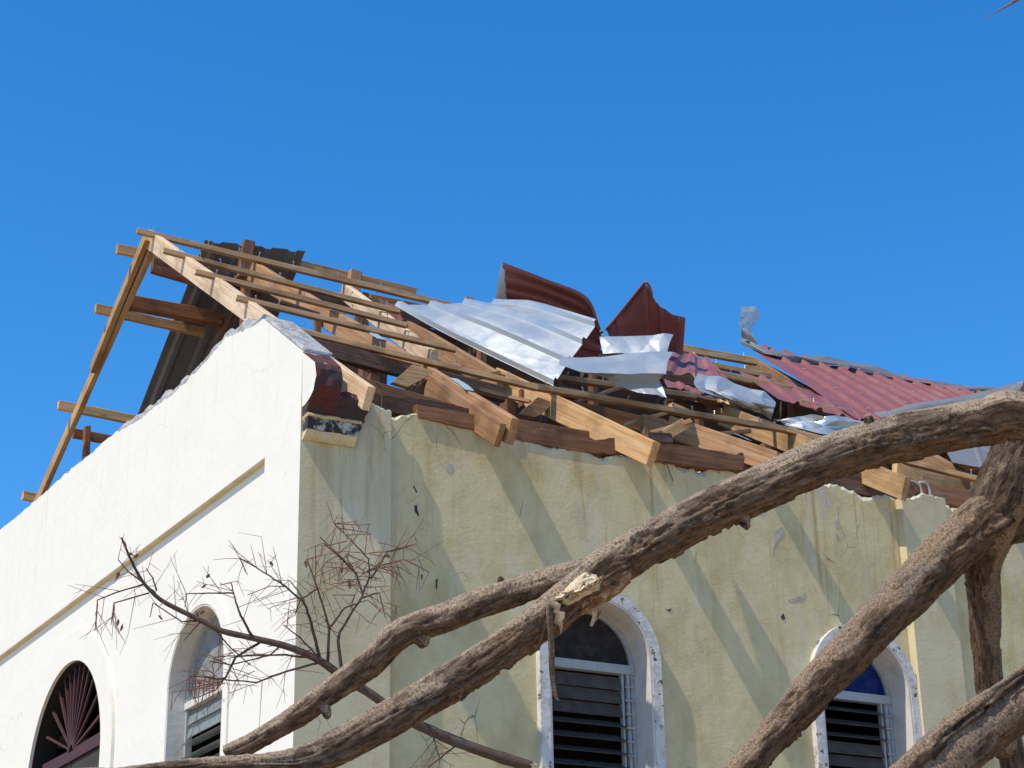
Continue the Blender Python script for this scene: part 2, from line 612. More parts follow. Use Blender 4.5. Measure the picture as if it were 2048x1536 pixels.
# --- side wall with its broken top
top_px = [(700, 806), (745, 815), (786, 832), (800, 829), (830, 826), (865, 832), (900, 838), (930, 848), (960, 858), (985, 868), (1010, 868),
          (1040, 879), (1080, 883), (1100, 893), (1150, 897), (1185, 905), (1192, 915), (1215, 912), (1242, 906), (1270, 914),
          (1300, 922), (1332, 920), (1370, 933), (1400, 941), (1425, 934), (1450, 938), (1480, 950), (1560, 962), (1640, 965), (1690, 970),
          (1712, 984), (1740, 991), (1772, 988), (1800, 1001), (1818, 1000), (1832, 988), (1852, 994), (1890, 1003), (1910, 1018),
          (1945, 1012), (1985, 1030)]
prof = [(PY(x, y, PD).x, PY(x, y, PD).z) for x, y in top_px]
prof.append((LEN, 6.68))


def top_z(x):
    if x <= prof[0][0]:
        return prof[0][1]
    for (a, za), (b, zb) in zip(prof, prof[1:]):
        if a <= x <= b:
            return za + (zb - za) * (x - a) / (b - a)
    return prof[-1][1]


def broken_wall(name, u0, u1, step, ztop, y0, thick, chipd, seed, place, zb=0.0):
    """wall strip whose upper edge is knocked off: face, chipped slope, top, back"""
    n = int((u1 - u0) / step)
    rows = []
    for i in range(n + 1):
        u = u0 + (u1 - u0) * i / n
        z = ztop(u)
        j = noise.noise(Vector((u * 14, seed, 0))) * 0.018 + noise.noise(Vector((u * 47, seed, 3))) * 0.012
        c = chipd * (0.25 + 1.2 * abs(noise.noise(Vector((u * 6, seed, 9)))) + 0.4 * noise.noise(Vector((u * 31, seed, 5))))
        c = max(0.004, c)
        dd = max(0.006, c * (0.6 + 0.5 * noise.noise(Vector((u * 19, seed, 17)))))
        k = noise.noise(Vector((u * 9, seed, 29))) * 0.03
        rows.append([place(u, zb, y0), place(u, z + j - c, y0), place(u, z + j - c * 0.25, y0 + dd * 0.6), place(u, z + j, y0 + dd + 0.01),
                     place(u, z + j + k, y0 + thick * 0.55), place(u, z + k * 0.5 - 0.02, y0 + thick), place(u, zb, y0 + thick)])
    v = [p for r in rows for p in r]
    K = len(rows[0])
    f, mi = [], []
    for i in range(n):
        for e in range(K - 1):
            f.append([i * K + e, (i + 1) * K + e, (i + 1) * K + e + 1, i * K + e + 1])
            mi.append(1 if e in (1, 2, 3, 4) else 0)
        f.append([i * K + K - 1, (i + 1) * K + K - 1, (i + 1) * K, i * K])
        mi.append(0)
    f.append(list(range(K))); mi.append(0)
    f.append(list(range((n + 1) * K - 1, n * K - 1, -1))); mi.append(0)
    me = mesh(name, v, f)
    for p, q in zip(me.polygons, mi):
        p.material_index = q
    return fix_normals(me)


def side_place(u, z, y): return Vector((u, y, z))


WX = [2.291, 4.575]                           # side window centres
WS, WB, WH = 5.155, 2.6, 0.415                 # springing, sill, half width
sw = broken_wall('side_wall', 0.30, LEN, 0.022, top_z, PD, 0.24, 0.06, 3.0, side_place)
cuts = []
for wx in WX:
    pts = [Vector((wx + a, PD - 0.3, z)) for a, z in arch_pts(WH, WS, WB)]
    cuts.append(prism('c', pts, (0, 0.9, 0)))
sw = boolean_cut(sw, [M['side'], M['chip']], cuts)
link('side_wall', sw, [], CH)

# pilasters
pz = lambda u: top_z(u) - 0.01 if u > 0.36 else top_z(0.36) - 0.02
pm_ = broken_wall('pilaster', 0.0, 0.667, 0.02, pz, 0.0, PD + 0.1, 0.03, 11.0, side_place)
o = link('pilaster', pm_, [M['pil'], M['chip']], CH)
pl0, pl1 = PY(1822, 1005, 0).x, PY(1902, 1027, 0).x
pm2 = broken_wall('pilaster', 5.06, 5.50, 0.02, lambda u: top_z(u) - 0.01, 0.0, PD + 0.1, 0.02, 15.0, side_place)
link('pilaster', pm2, [M['pil'], M['chip']], CH)

# old holes, gouges and peeled patches in the side wall
hole = mat_plain('dark_gouge', (0.05, 0.048, 0.045), 0.9)
peel = mat_mottle('peeled_grey', (0.47, 0.43, 0.36), (0.36, 0.33, 0.28), 30)
for px in ([(826, 972), (829, 971), (835, 984), (832, 986)], [(829, 1012), (833, 1009), (837, 1026), (838, 1032), (834, 1030), (830, 1022)], [(1331, 1217), (1336, 1219), (1341, 1217), (1344, 1218), (1340, 1223), (1337, 1222)],
           [(1562, 1233), (1567, 1227), (1571, 1235), (1566, 1241)], [(842, 1148), (846, 1150), (845, 1160), (843, 1158)], [(872, 1160), (876, 1158), (874, 1180), (872, 1176)]):
    board_px('gouge', jag_px(px), lambda x, y: PY(x, y, PD - 0.003), (0, 0.01, 0), hole)
for px in ([(1549, 1062), (1556, 1056), (1566, 1055), (1568, 1066), (1562, 1076), (1554, 1082), (1549, 1092), (1546, 1112), (1545, 1098), (1549, 1080)], [(1669, 1041), (1675, 1040), (1678, 1052), (1674, 1057), (1670, 1050)],
           [(1671, 1069), (1676, 1068), (1679, 1078), (1673, 1080)], [(1575, 1199), (1588, 1197), (1606, 1190), (1610, 1184), (1612, 1192), (1600, 1201), (1580, 1203)], [(893, 930), (899, 926), (906, 931), (905, 942), (898, 945), (893, 938)]):
    board_px('peeled_patch', jag_px(px), lambda x, y: PY(x, y, PD - 0.0025), (0, 0.01, 0), peel)

# --- front gable wall (outline in (along, z))
edge_px = [(515, 641), (492, 643), (470, 654), (450, 663), (430, 688), (400, 722), (370, 752), (345, 775), (310, 800), (290, 818), (262, 838),
           (240, 857), (205, 886), (172, 916), (130, 948), (90, 985), (60, 1010), (28, 1038), (0, 1060)]


def pl2(x, y):
    p = PL(x, y)
    return (p.dot(LY), p.z)


edge = [pl2(x, y) for x, y in edge_px]
outline = [(0.0, 0.0), (0.0, 6.43), (0.0, 6.62)]
outline += [(0.0, 7.03), (0.1, 7.10), (0.4, 7.325), (0.70, 7.55)]
jag = []
for (a, za), (b, zb) in zip(edge, edge[1:]):
    for q in range(10):
        t = q / 10
        u, z = a + (b - a) * t, za + (zb - za) * t
        z += noise.noise(Vector((u * 9, 1, 0))) * 0.022 + noise.noise(Vector((u * 33, 2, 0))) * 0.014
        if u < 3.7: z -= 0.06 * min(1, (u - 0.7) * 4, (3.8 - u) * 2)
        jag.append((u, z))
jag += [edge[-1], (7.6, 7.72), (8.2, 7.3), (8.75, 6.7)]
outline += jag + [(8.75, 0.0)]
GT = 0.24
fw_pts = [FW(u, z) for u, z in outline]
fme = prism('front_wall', fw_pts, -LN * GT)
DY, DZ, DR = 4.62, 5.0, 0.925               # fanlight hub and radius
FY, FS, FH = 1.786, 5.165, 0.53              # front window
c1 = prism('c', [FW(DY - a, z, 0.3) for a, z in arch_pts(DR, DZ, -0.5)], -LN * 0.9)
c2 = prism('c', [FW(FY - a, z, 0.3) for a, z in arch_pts(FH, FS, 2.6)], -LN * 0.9)
REC = 0.045                                  # the field of the front wall lies back below the string course
c3 = prism('c', [FW(0.583, -1, 0.2), FW(0.583, 6.45, 0.2), FW(9.5, 6.45, 0.2), FW(9.5, -1, 0.2)], -LN * (0.2 + REC))
fme = boolean_cut(fme, [M['front']], [c1, c2, c3])
link('front_wall', fme, [], CH)

# grey broken concrete crest along the gable
cv, cf = [], []
cr = [(u, z) for u, z in jag if 0.72 < u < 8.6]
for i, (u, z) in enumerate(cr):
    grey = 1.0 if u < 3.7 else 0.35
    h = (0.09 + 0.05 * noise.noise(Vector((u * 5, 7, 1)))) * grey
    h = max(0.012, h)
    w1 = 0.008 + 0.02 * abs(noise.noise(Vector((u * 13, 8, 2))))
    w2 = 0.025 + 0.04 * abs(noise.noise(Vector((u * 17, 9, 2))))
    jj = noise.noise(Vector((u * 29, 4, 2))) * 0.02
    cv += [FW(u, z - 0.03, -0.004), FW(u, z + h * 0.45 + jj, -w1), FW(u, z + h + jj, -w2 - 0.02), FW(u, z + h * 0.6, -GT + 0.02), FW(u, z - 0.03, -GT + 0.01)]
for i in range(len(cr) - 1):
    for e in range(4):
        cf.append([i * 5 + e, i * 5 + 5 + e, i * 5 + 6 + e, i * 5 + 1 + e])
    cf.append([i * 5 + 4, i * 5 + 9, i * 5 + 5, i * 5])
cf.append([0, 1, 2, 3, 4]); k = len(cv); cf.append([k - 1, k - 2, k - 3, k - 4, k - 5])
link('broken_crest', fix_normals(mesh('crest', cv, cf)), M['concrete'], CH, label='jagged grey concrete along the broken gable top')

# string course on the front wall
lme = prism('ledge', [FW(0.585, 6.449, -0.002), FW(0.585, 6.449, -REC + 0.001), FW(0.585, 6.436, -REC + 0.001), FW(0.585, 6.442, -0.004)], LY * 8.1)
link('ledge', fix_normals(lme), M['pil'], CH, label='ochre drip edge under the gable field')


cop = [FW(0.0, 7.034, -0.012), FW(0.36, 7.30, -0.02), FW(0.69, 7.548, -0.008), FW(0.69, 7.562, -0.03), FW(0.36, 7.318, -0.045), FW(0.0, 7.05, -0.03)]
link('coping', prism('coping', [FW(0.0, 7.036, -0.01), FW(0.69, 7.552, -0.01), FW(0.69, 7.572, -0.03), FW(0.0, 7.056, -0.03)], -LN * 0.2), M['concrete'], CH)


# kneeler: corbelled end of the gable coping
def rail(name, prof_, x0, x1, mt, wob=0.0, seed=0):
    n = 26
    v, f = [], []
    K = len(prof_)
    for i in range(n + 1):
        x = x0 + (x1 - x0) * i / n
        for (y, z) in prof_:
            w = Vector((noise.noise(Vector((x * 20, z * 20, seed))), noise.noise(Vector((x * 20, z * 20, seed + 5))), noise.noise(Vector((x * 17, y * 20, seed + 9))))) * wob
            e = Vector((0, 0, 0))
            if i == n:
                e = Vector((noise.noise(Vector((y * 31, z * 21, seed))) * 0.09 - 0.02, 0, 0))
            v.append(Vector((x - 0.052 * y, y, z)) + w + e)
    for i in range(n):
        for e in range(K):
            f.append([i * K + e, i * K + (e + 1) % K, (i + 1) * K + (e + 1) % K, (i + 1) * K + e])
    f.append(list(range(K))); f.append(list(range((n + 1) * K - 1, n * K - 1, -1)))
    return fix_normals(mesh(name, v, f))


kme = rail('kneeler', [(-0.004, 6.62), (-0.05, 6.625), (-0.10, 6.635), (-0.15, 6.65), (-0.19, 6.68), (-0.212, 6.715), (-0.215, 6.77), (-0.215, 6.83), (-0.205, 6.872), (-0.10, 6.95), (-0.004, 7.02)], 0.0, 0.20, None, 0.012, 1)
for p_ in kme.polygons:
    p_.material_index = 1 if (p_.center.x < 0.012 and abs(p_.normal.x) > 0.6) else 0
kb = link('kneeler', kme, [M['maroon'], M['front']], CH,
          label='dark red and mouldy end of the gable coping')
sub(link('moulding', rail('m', [(0.0, 6.555), (-0.06, 6.556), (-0.078, 6.585), (-0.09, 6.61), (-0.12, 6.64), (-0.145, 6.68), (-0.12, 6.73), (-0.02, 6.77), (0.0, 6.77)], 0.012, 0.43, None, 0.016, 2), M['maroon']), kb)
sub(link('moulding', rail('m', [(0.0, 6.535), (-0.088, 6.530), (-0.092, 6.542), (-0.08, 6.556), (0.0, 6.558)], 0.012, 0.42, None, 0.006, 3), M['ochre']), kb)
sub(link('moulding', rail('m', [(0.0, 6.44), (-0.068, 6.445), (-0.078, 6.47), (-0.08, 6.53), (0.0, 6.533)], 0.012, 0.40, None, 0.010, 4), M['black']), kb)
sub(link('moulding', rail('m', [(0.0, 6.385), (-0.02, 6.385), (-0.045, 6.405), (-0.07, 6.443), (0.0, 6.443)], 0.012, 0.36, None, 0.007, 5), M['pil']), kb)

# rest of the shell: far walls, added light-blocking slab, floor
def boxm(name, x0, x1, y0, y1, z0, z1):
    return prism(name, [(x0, y0, z0), (x1, y0, z0), (x1, y1, z0), (x0, y1, z0)], (0, 0, z1 - z0))


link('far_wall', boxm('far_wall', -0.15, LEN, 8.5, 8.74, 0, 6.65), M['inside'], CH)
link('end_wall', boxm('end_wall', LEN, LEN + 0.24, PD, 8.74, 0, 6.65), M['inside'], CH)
link('sun_block_ceiling', boxm('sun_block_ceiling', 0.05, LEN, PD + 0.245, 8.48, 6.18, 6.22), M['old'], CH)  # added unseen slab, keeps sun through the open roof out of the interior
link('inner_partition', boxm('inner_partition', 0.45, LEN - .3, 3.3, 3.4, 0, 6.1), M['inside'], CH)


# --- windows
def side_window(wx, glass, blades):
    org = Vector((wx, PD, 0))
    ax, nr = Vector((1, 0, 0)), Vector((0, -1, 0))
    w = link('window', arch_ring('surround', org, ax, nr, WH + 0.075, WH, WS, WB, -0.01, 0.055), M['trim'], CH,
             label='arched louvre window with peeling white surround')
    sub(link('reveal', arch_ring('reveal', org, ax, nr, WH - 0.001, WH - 0.016, WS, WB, -0.235, 0.05), M['reveal']), w)
    fo = -0.19
    sub(link('frame', arch_ring('frame', org, ax, nr, WH - 0.018, WH - 0.05, WS, WB, fo - 0.03, fo + 0.02), M['alu']), w)
    sub(link('transom', boxm('transom', wx - WH + 0.02, wx + WH - 0.02, PD - fo - 0.035, PD - fo + 0.03, WS - 0.055, WS + 0.01), M['alu']), w)
    pts = [Vector((wx + a, PD - fo + 0.004, z)) for a, z in arch_pts(WH - 0.045, WS + 0.012, WS + 0.012)][2:]
    sub(link('fanlight_pane', prism('pane', pts, (0, 0.006, 0)), glass), w)
    for sx in (-1, 1):
        tx = wx + sx * (WH - 0.075)
        sub(link('louver_track', boxm('track', tx - 0.012, tx + 0.012, PD - fo - 0.03, PD - fo + 0.015, WB + 0.02, WS - 0.055), M['alu']), w)
        tx = wx + sx * (WH - 0.115)
        sub(link('louver_track', boxm('track', tx - 0.008, tx + 0.008, PD - fo - 0.02, PD - fo + 0.02, WB + 0.02, WS - 0.055), M['alu']), w)
    z = WS - 0.125
    hw = WH - 0.06
    bl = None
    i = 0
    while z > 3.4:
        tl = blades[i % len(blades)]
        dy, dz = 0.05 * cos(tl), 0.05 * sin(tl)
        yc = PD - fo
        v = [(wx - hw, yc - dy, z - dz), (wx + hw, yc - dy, z - dz), (wx + hw, yc + dy, z + dz), (wx - hw, yc + dy, z + dz)]
        v += [(x, y - 0.005 * sin(tl), q + 0.005 * cos(tl)) for x, y, q in v]
        me = fix_normals(mesh('blade', v, [(0, 1, 2, 3), (7, 6, 5, 4), (0, 4, 5, 1), (1, 5, 6, 2), (2, 6, 7, 3), (3, 7, 4, 0)]))
        sub(link('louver_blade', me, M['louver']), w)
        for sx in (1,):
            cx = wx + sx * (WH - 0.078)
            sub(link('louver_clip', boxm('clip', cx - 0.03, cx + 0.03, yc - 0.045, yc - 0.034, z - 0.03, z - 0.017), M['alu']), w)
        z -= 0.098
        i += 1
    return w


side_window(WX[0], M['clear'], [1.35, 1.3, 1.25, 0.55, 0.6, 0.5, 0.55])
side_window(WX[1], M['blue'], [0.5, 0.55, 0.5, 1.25, 1.2, 0.5])

# front window
fo = -0.19
org = FW(FY, 0.0, -REC)
w = link('window', arch_ring('surround', org, -LY, LN, FH + 0.09, FH, FS, 2.6, -0.01, 0.016), M['front'], CH, label='narrow arched window of the sunlit front wall')
sub(link('reveal', arch_ring('reveal', org, -LY, LN, FH - 0.001, FH - 0.016, FS, 2.6, -0.19, 0.012), M['reveal']), w)
sub(link('frame', arch_ring('frame', org, -LY, LN, FH - 0.018, FH - 0.05, FS, 2.6, fo + REC - 0.03, fo + REC + 0.02), M['alu']), w)
tr = [FW(FY + s * (FH - 0.02), z, fo - 0.03) for s, z in ((-1, FS - 0.12), (1, FS - 0.12), (1, FS - 0.07), (-1, FS - 0.07))]
sub(link('transom', prism('transom', tr, LN * 0.06), M['reveal']), w)
pts = [FW(FY - a, z, fo - 0.01) for a, z in arch_pts(FH - 0.045, FS, FS - 0.07)]
sub(link('fanlight_panel', prism('pane', pts, -LN * 0.006), mat_mottle('grey_panel', (0.27, 0.27, 0.26), (0.20, 0.20, 0.19), 8)), w)
z = FS - 0.19
for i in range(9):
    tl = 1.3 if i < 2 else 0.12
    d, e = 0.055 * cos(tl), 0.055 * sin(tl)
    a = [FW(FY - FH + 0.06, z - e, fo + d), FW(FY + FH - 0.06, z - e, fo + d), FW(FY + FH - 0.06, z + e, fo - d), FW(FY - FH + 0.06, z + e, fo - d)]
    sub(link('louver_blade', prism('blade', a, Vector((0, 0, 0.004)) + LN * 0.003), M['pale_glass']), w)
    z -= 0.098

# door with fanlight grille
dw = link('doorway', arch_ring('surround', FW(DY, 0.0, -REC), -LY, LN, DR + 0.26, DR, DZ, 0.0, -0.01, 0.028), M['front'], CH, label='arched doorway with a maroon fan grille')
sub(link('reveal', arch_ring('reveal', FW(DY, 0.0, -REC), -LY, LN, DR - 0.001, DR - 0.012, DZ, 0.0, -0.192, 0.0), M['void']), dw)
GR = -0.09
HB = 5.185
bars = [0, 14, 32, 50, 63, 74, 84, 94, 104, 114, 126, 142, 160, 180]
for i, dg_ in enumerate(bars):
    t = radians(dg_)
    d = -LY * cos(t) + Vector((0, 0, 1)) * sin(t)
    s_ = LY * sin(t) + Vector((0, 0, 1)) * cos(t)
    wd = (0.010, 0.014, 0.012)[i % 3] if i not in (0, len(bars) - 1) else 0.022
    ln = min(DR * (0.84, 0.80, 0.83, 0.79)[i % 4], DR * 0.80)
    b0 = FW(DY, HB, GR) + d * 0.07
    b1 = FW(DY, HB, GR) + d * ln
    sub(link('grille_bar', prism('bar', [b0 - s_ * wd * 0.55, b0 + s_ * wd * 0.55, b1 + s_ * wd, b1 - s_ * wd], -LN * 0.02), M['iron']), dw)
hub = [FW(DY, HB, GR + 0.005) + (-LY * cos(pi * i / 10) + Vector((0, 0, 1)) * sin(pi * i / 10)) * (0.09 if k == 0 else 0.05) for k in (0, 1) for i in (range(11) if k == 0 else range(10, -1, -1))]
sub(link('grille_hub', prism('hub', hub, -LN * 0.03), M['iron']), dw)
bar = [FW(DY + s * DR, z, GR + 0.01) for s, z in ((-1, HB - 0.09), (1, HB - 0.09), (1, HB - 0.012), (-1, HB - 0.012))]
sub(link('door_transom', prism('transom', bar, -LN * 0.04), M['iron']), dw)
for s in (-1, 1):
    pn = [FW(DY + s * a, z, GR - 0.01) for a, z in ((0.01, 0.02), (DR - 0.01, 0.02), (DR - 0.01, HB - 0.1), (0.01, HB - 0.1))]
    sub(link('door_leaf', prism('leaf', pn, -LN * 0.04), M['inside']), dw)


# ------------------------------------------------------------------ roof timber
def timber(name, a, b, w, h, mt, parent=CH, up=(0, 0, 1), drop=True, cut=0.0, rough=1.0, label=None, seed=None):
    """board from a to b; a-b is the middle of its top edge; local X runs along the grain"""
    a, b = Vector(a), Vector(b)
    d = b - a
    L = d.length
    d.normalize()
    side = d.cross(Vector(up)).normalized()
    upv = side.cross(d).normalized()
    n = max(2, int(L / 0.22))
    sd = random.random() * 50 if seed is None else seed
    v, f = [], []
    bev = min(w, h) * 0.07
    sec = [(-w / 2 + bev, 0), (w / 2 - bev, 0), (w / 2, -bev), (w / 2, -h + bev), (w / 2 - bev, -h), (-w / 2 + bev, -h), (-w / 2, -h + bev), (-w / 2, -bev)]
    for i in range(n + 1):
        x = L * i / n
        bow = 0.006 * rough * sin(pi * i / n) * (1 if sd > 25 else -1)
        for (y, z) in sec:
            j = 0.0025 * rough
            e = 0.0
            if i == n: e = cut * (z / h)
            if i == 0: e = -cut * 0.2 * (z / h)
            if i in (0, n): e += noise.noise(Vector((y * 45, z * 38, sd * 3))) * 0.016 * rough
            v.append((x + e, y + noise.noise(Vector((x * 3, y * 40, sd))) * j + bow, z + noise.noise(Vector((x * 3, z * 40, sd + 7))) * j))
    K = 8
    for i in range(n):
        for e in range(K):
            f.append([i * K + e, (i + 1) * K + e, (i + 1) * K + (e + 1) % K, i * K + (e + 1) % K])
    f.append(list(range(K))); f.append(list(range((n + 1) * K - 1, n * K - 1, -1)))
    me = fix_normals(mesh(name, v, f))
    o = link(name, me, mt)
    mw = Matrix((d, side, upv)).transposed().to_4x4()
    # rows of (d, side, upv) transposed give columns = local axes
    mw.translation = a
    o.parent = parent
    o.matrix_parent_inverse = parent_matrix(parent).inverted()
    o.matrix_basis = mw
    if label: o['label'] = label
    return o


def yline(p, q, yy):
    return PY(*p, yy), PY(*q, yy)


nail_me = None


def nail_mesh():
    v, f = [], []
    prof_ = [(0.0035, 0.0), (0.0035, 0.055), (0.009, 0.056), (0.009, 0.064), (0.002, 0.067)]
    for r, z in prof_:
        for k in range(6):
            v.append((r * cos(pi * k / 3), r * sin(pi * k / 3), z))
    for i in range(len(prof_) - 1):
        for k in range(6):
            f.append([i * 6 + k, i * 6 + (k + 1) % 6, i * 6 + 6 + (k + 1) % 6, i * 6 + 6 + k])
    f.append(list(range(24, 30)))
    return mesh('nail', v, f)


nail_me = nail_mesh()
nail_me.materials.append(M['nail'])


def add_nails(bt, a, b, spacing, seed, h0=0.0):
    rnd = random.Random(seed)
    d = (b - a)
    L = d.length
    t = 0.15
    while t < L - 0.05:
        p = a + d * (t / L)
        o = bpy.data.objects.new('nail', nail_me)
        COL.objects.link(o)
        o.parent = bt
        o.matrix_parent_inverse = parent_matrix(bt).inverted()
        o.matrix_basis = Matrix.Translation(p + Vector((rnd.uniform(-.01, .01), 0, h0 - 0.012 - rnd.random() * 0.015))) @ Matrix.Rotation(rnd.uniform(-.35, .35), 4, 'Y') @ Matrix.Rotation(rnd.uniform(-.2, .5), 4, 'X')
        t += spacing * rnd.choice((0.55, 0.9, 1.0, 1.25))


# battens of the near slope: each runs level along X in its own vertical plane
BAT = [((275, 457), (912, 609), 4.27, 'pale'), ((328, 497), (800, 619), 3.47, 'batten'), ((393, 540), (815, 647), 2.76, 'batten'),
       ((473, 591), (912, 695), 1.98, 'batten'), ((568, 650), (1075, 771), 1.22, 'batten')]
bats = []
for i, (p, q, yy, mm) in enumerate(BAT):
    a, b = RF(*p, 0.055), RF(*q, 0.055)
    bt = timber('batten', a, b, 0.05, 0.042 if i else 0.05, M['batten'])
    add_nails(bt, a, b, 0.33, i + 3)
    bats.append(bt)
for i, (p, q, yy, h) in enumerate([((1060, 767), (1590, 858), 1.2, 0.045), ((1575, 856), (1985, 962), 1.05, 0.045),
                                   ((1362, 690), (1512, 717), 4.2, 0.075), ((1405, 722), (1540, 748), 3.4, 0.05), ((1430, 742), (1600, 777), 2.78, 0.06),
                                   ((790, 612), (1010, 655), 3.5, 0.05), ((1100, 748), (1480, 800), 1.9, 0.05), ((1780, 905), (1990, 945), 1.5, 0.05),
                                   ((1600, 800), (1990, 880), 2.0, 0.05)]):
    a, b = (RF(*p, 0.055), RF(*q, 0.055)) if i < 5 else yline(p, q, yy)
    bt = timber('batten', a, b, 0.055, h, M['wood' if i in (2, 3, 4) else 'batten'])
    add_nails(bt, a, b, 0.36, i + 30)


# near-slope rafters
def rafter(tail, top, w, h, mt, cut=0.06, name='rafter', label=None):
    return timber(name, top, tail, w, h, mt, cut=cut, label=label)


r1a = at(302, 460, LN, -0.38); r1b = at(744, 774, LN, -0.38)
rafter(r1b, r1a, 0.06, 0.165, M['pale'], 0.0, label='bleached rafter of the end truss')
rafter(RF(1032, 837), RF(512, 524, -0.01), 0.065, 0.185, M['brown'], -0.03)
rafter(RF(870, 703, -0.02), RF(692, 567, -0.01), 0.065, 0.15, M['pale'], -0.05)
rafter(RF(1314, 884), RF(1000, 737, -0.01), 0.07, 0.185, M['wood'], -0.02, label='fresh yellow rafter tail hanging over the wall')
rafter(RF(1005, 748, -0.01), RF(820, 640, -0.03), 0.06, 0.17, M['brown'], -0.02)
rafter(PY(1560, 906, -0.12), RF(1347, 834), 0.065, 0.17, M['brown'], -0.05)
rafter(PY(1817, 955, -0.3), RF(1455, 811), 0.07, 0.18, M['wood'], -0.03)
rafter(RF(1455, 811), RF(1380, 700), 0.06, 0.17, M['wood'], 0)
rafter(PY(2060, 1010, -0.3), PY(1500, 712, 4.1), 0.07, 0.17, M['brown'], -0.03)
# splice under the brown rafter, and blocks
timber('rafter_splice', RF(876, 744) + Vector((-0.05, 0, -0.03)), RF(1020, 833) + Vector((-0.05, 0, -0.06)), 0.05, 0.17, M['brown'])
timber('block', RF(1287, 866, 0.02), RF(1330, 868, 0.02) + Vector((0.02, 0.0, 0)), 0.08, 0.07, M['old'])

# far-slope rafter of the end truss: doubled, spliced
a, b = at(292, 470, LN, -0.33), at(184, 734, LN, -0.33)
timber('rafter', a, b, 0.05, 0.10, M['wood'], up=(0, 0, 1))
a, b = at(300, 492, LN, -0.39), at(66, 1016, LN, -0.39)
timber('rafter', a, b, 0.05, 0.12, M['wood'], up=(0, 0, 1))

# far-slope purlins (on edge) and the heavier ties
PUR = [((234, 489), (470, 540), 0.09, 0.05, 'wood', 0.02), ((192, 608), (408, 656), 0.09, 0.05, 'wood', 0.0), ((117, 802), (300, 838), 0.09, 0.05, 'wood', 0.0),
       ((46, 982), (110, 996), 0.09, 0.05, 'wood', 0.0), ((305, 516), (520, 580), 0.15, 0.06, 'red', -0.12), ((248, 590), (442, 626), 0.13, 0.10, 'red', -0.06),
       ((147, 858), (262, 880), 0.09, 0.05, 'red', -0.1)]
for p, q, h, wd, mm, o_ in PUR:
    timber('purlin', LF(*p, o_), LF(*q, o_), wd, h, M[mm])
timber('strut', LF(180, 855, -0.12), LF(180, 855, -0.12) + Vector((0.02, 0, -0.75)), 0.07, 0.06, M['red'], up=(1, 0, 0))
# more purlins further along the far slope, seen through the frame
for p, q, h in [((600, 523), (830, 578), 0.10), ((740, 590), (1000, 640), 0.10), ((672, 716), (772, 738), 0.16), ((755, 640), (960, 690), 0.09), ((1180, 800), (1300, 835), 0.14)]:
    timber('purlin', LF(*p), LF(*q), 0.06, h, M['brown' if h < .12 else 'red'])
for k, x in enumerate((1.35, 2.55, 3.8, 5.05, 6.3, 7.5)):
    yy = 4.3
    zt = 9.86 - min(0.2, 0.06 * x)
    timber('rafter', (x - 0.2, yy, zt), (x - 0.35, 8.4, zt - 0.5572 * 4.1), 0.06, 0.15, M['old'])
    timber('king_post', (x - 0.2, yy, zt + 0.02), (x - 0.2, yy, 6.6), 0.1, 0.07, M['red'], up=(1, 0, 0))
    timber('tie_beam', (x - 0.1, 0.2, 6.78), (x - 0.4, 8.3, 6.78), 0.07, 0.16, M['old'])
    timber('web_strut', (x - 0.12, 1.6, 7.7), (x - 0.2, 3.9, 6.8), 0.05, 0.1, M['red'])
    timber('web_strut', (x - 0.1, 1.55, 7.65), (x - 0.1, 1.55, 6.8), 0.06, 0.08, M['red'], up=(1, 0, 0))
# posts poking up at the ridge
timber('ridge_post', PY(494, 488, 4.3), PY(483, 560, 4.3), 0.11, 0.08, M['red'], up=(0, 1, 0))
timber('ridge_post', PY(707, 547, 4.25), PY(703, 600, 4.25), 0.12, 0.08, M['brown'], up=(0, 1, 0))
timber('ridge_post', PY(936, 600, 4.2), PY(934, 640, 4.2), 0.10, 0.06, M['brown'], up=(0, 1, 0))
# ridge board
timber('ridge_board', (0.5, 4.36, 9.76), (6.5, 4.30, 9.52), 0.05, 0.12, M['old'])
# inner purlins and plates under the near slope
for p, q, yy, h, mm in [((600, 672), (1010, 776), 0.95, 0.12, 'old'), ((655, 738), (1005, 838), 0.35, 0.13, 'red'), ((1000, 835), (1250, 878), 0.35, 0.13, 'red'),
                        ((1040, 780), (1480, 880), 1.0, 0.14, 'red'), ((1330, 800), (1460, 815), 1.7, 0.12, 'old'), ((1810, 930), (2060, 985), 0.55, 0.17, 'wood'), ((1700, 955), (2060, 1010), 0.2, 0.14, 'red')]:
    a, b = yline(p, q, yy)
    timber('purlin', a, b, 0.06, h, M[mm])
# broken wall plates along the wall head
PLT = [([(735, 782), (760, 790), (860, 800), (985, 828), (985, 850), (955, 858), (880, 838), (800, 826), (740, 812)], 0.13, 'old', 0.008),
       ([(833, 808), (850, 812), (960, 830), (1030, 842), (1030, 868), (985, 869), (930, 856), (838, 834)], 0.06, 'red', 0.012),
       ([(1015, 848), (1080, 858), (1090, 850), (1105, 856), (1120, 868), (1190, 880), (1238, 876), (1240, 908), (1180, 905), (1090, 890), (1010, 872)], 0.07, 'red', 0.008),
       ([(1316, 886), (1345, 888), (1440, 902), (1490, 914), (1486, 940), (1460, 938), (1400, 934), (1312, 920)], 0.04, 'red', 0.004),
       ([(1480, 905), (1560, 920), (1720, 945), (1830, 965), (1828, 1000), (1740, 992), (1640, 968), (1480, 945)], 0.10, 'old', 0.006),
       ([(1818, 958), (1900, 975), (1990, 985), (1990, 1030), (1900, 1008), (1818, 1000)], 0.14, 'red', 0.008)]
for px, yy, mm, jg in PLT:
    board_px('wall_plate', px, lambda x, y, q=yy: PY(x, y, q), (0, 0.09, 0), M[mm], jg, step=0.03)
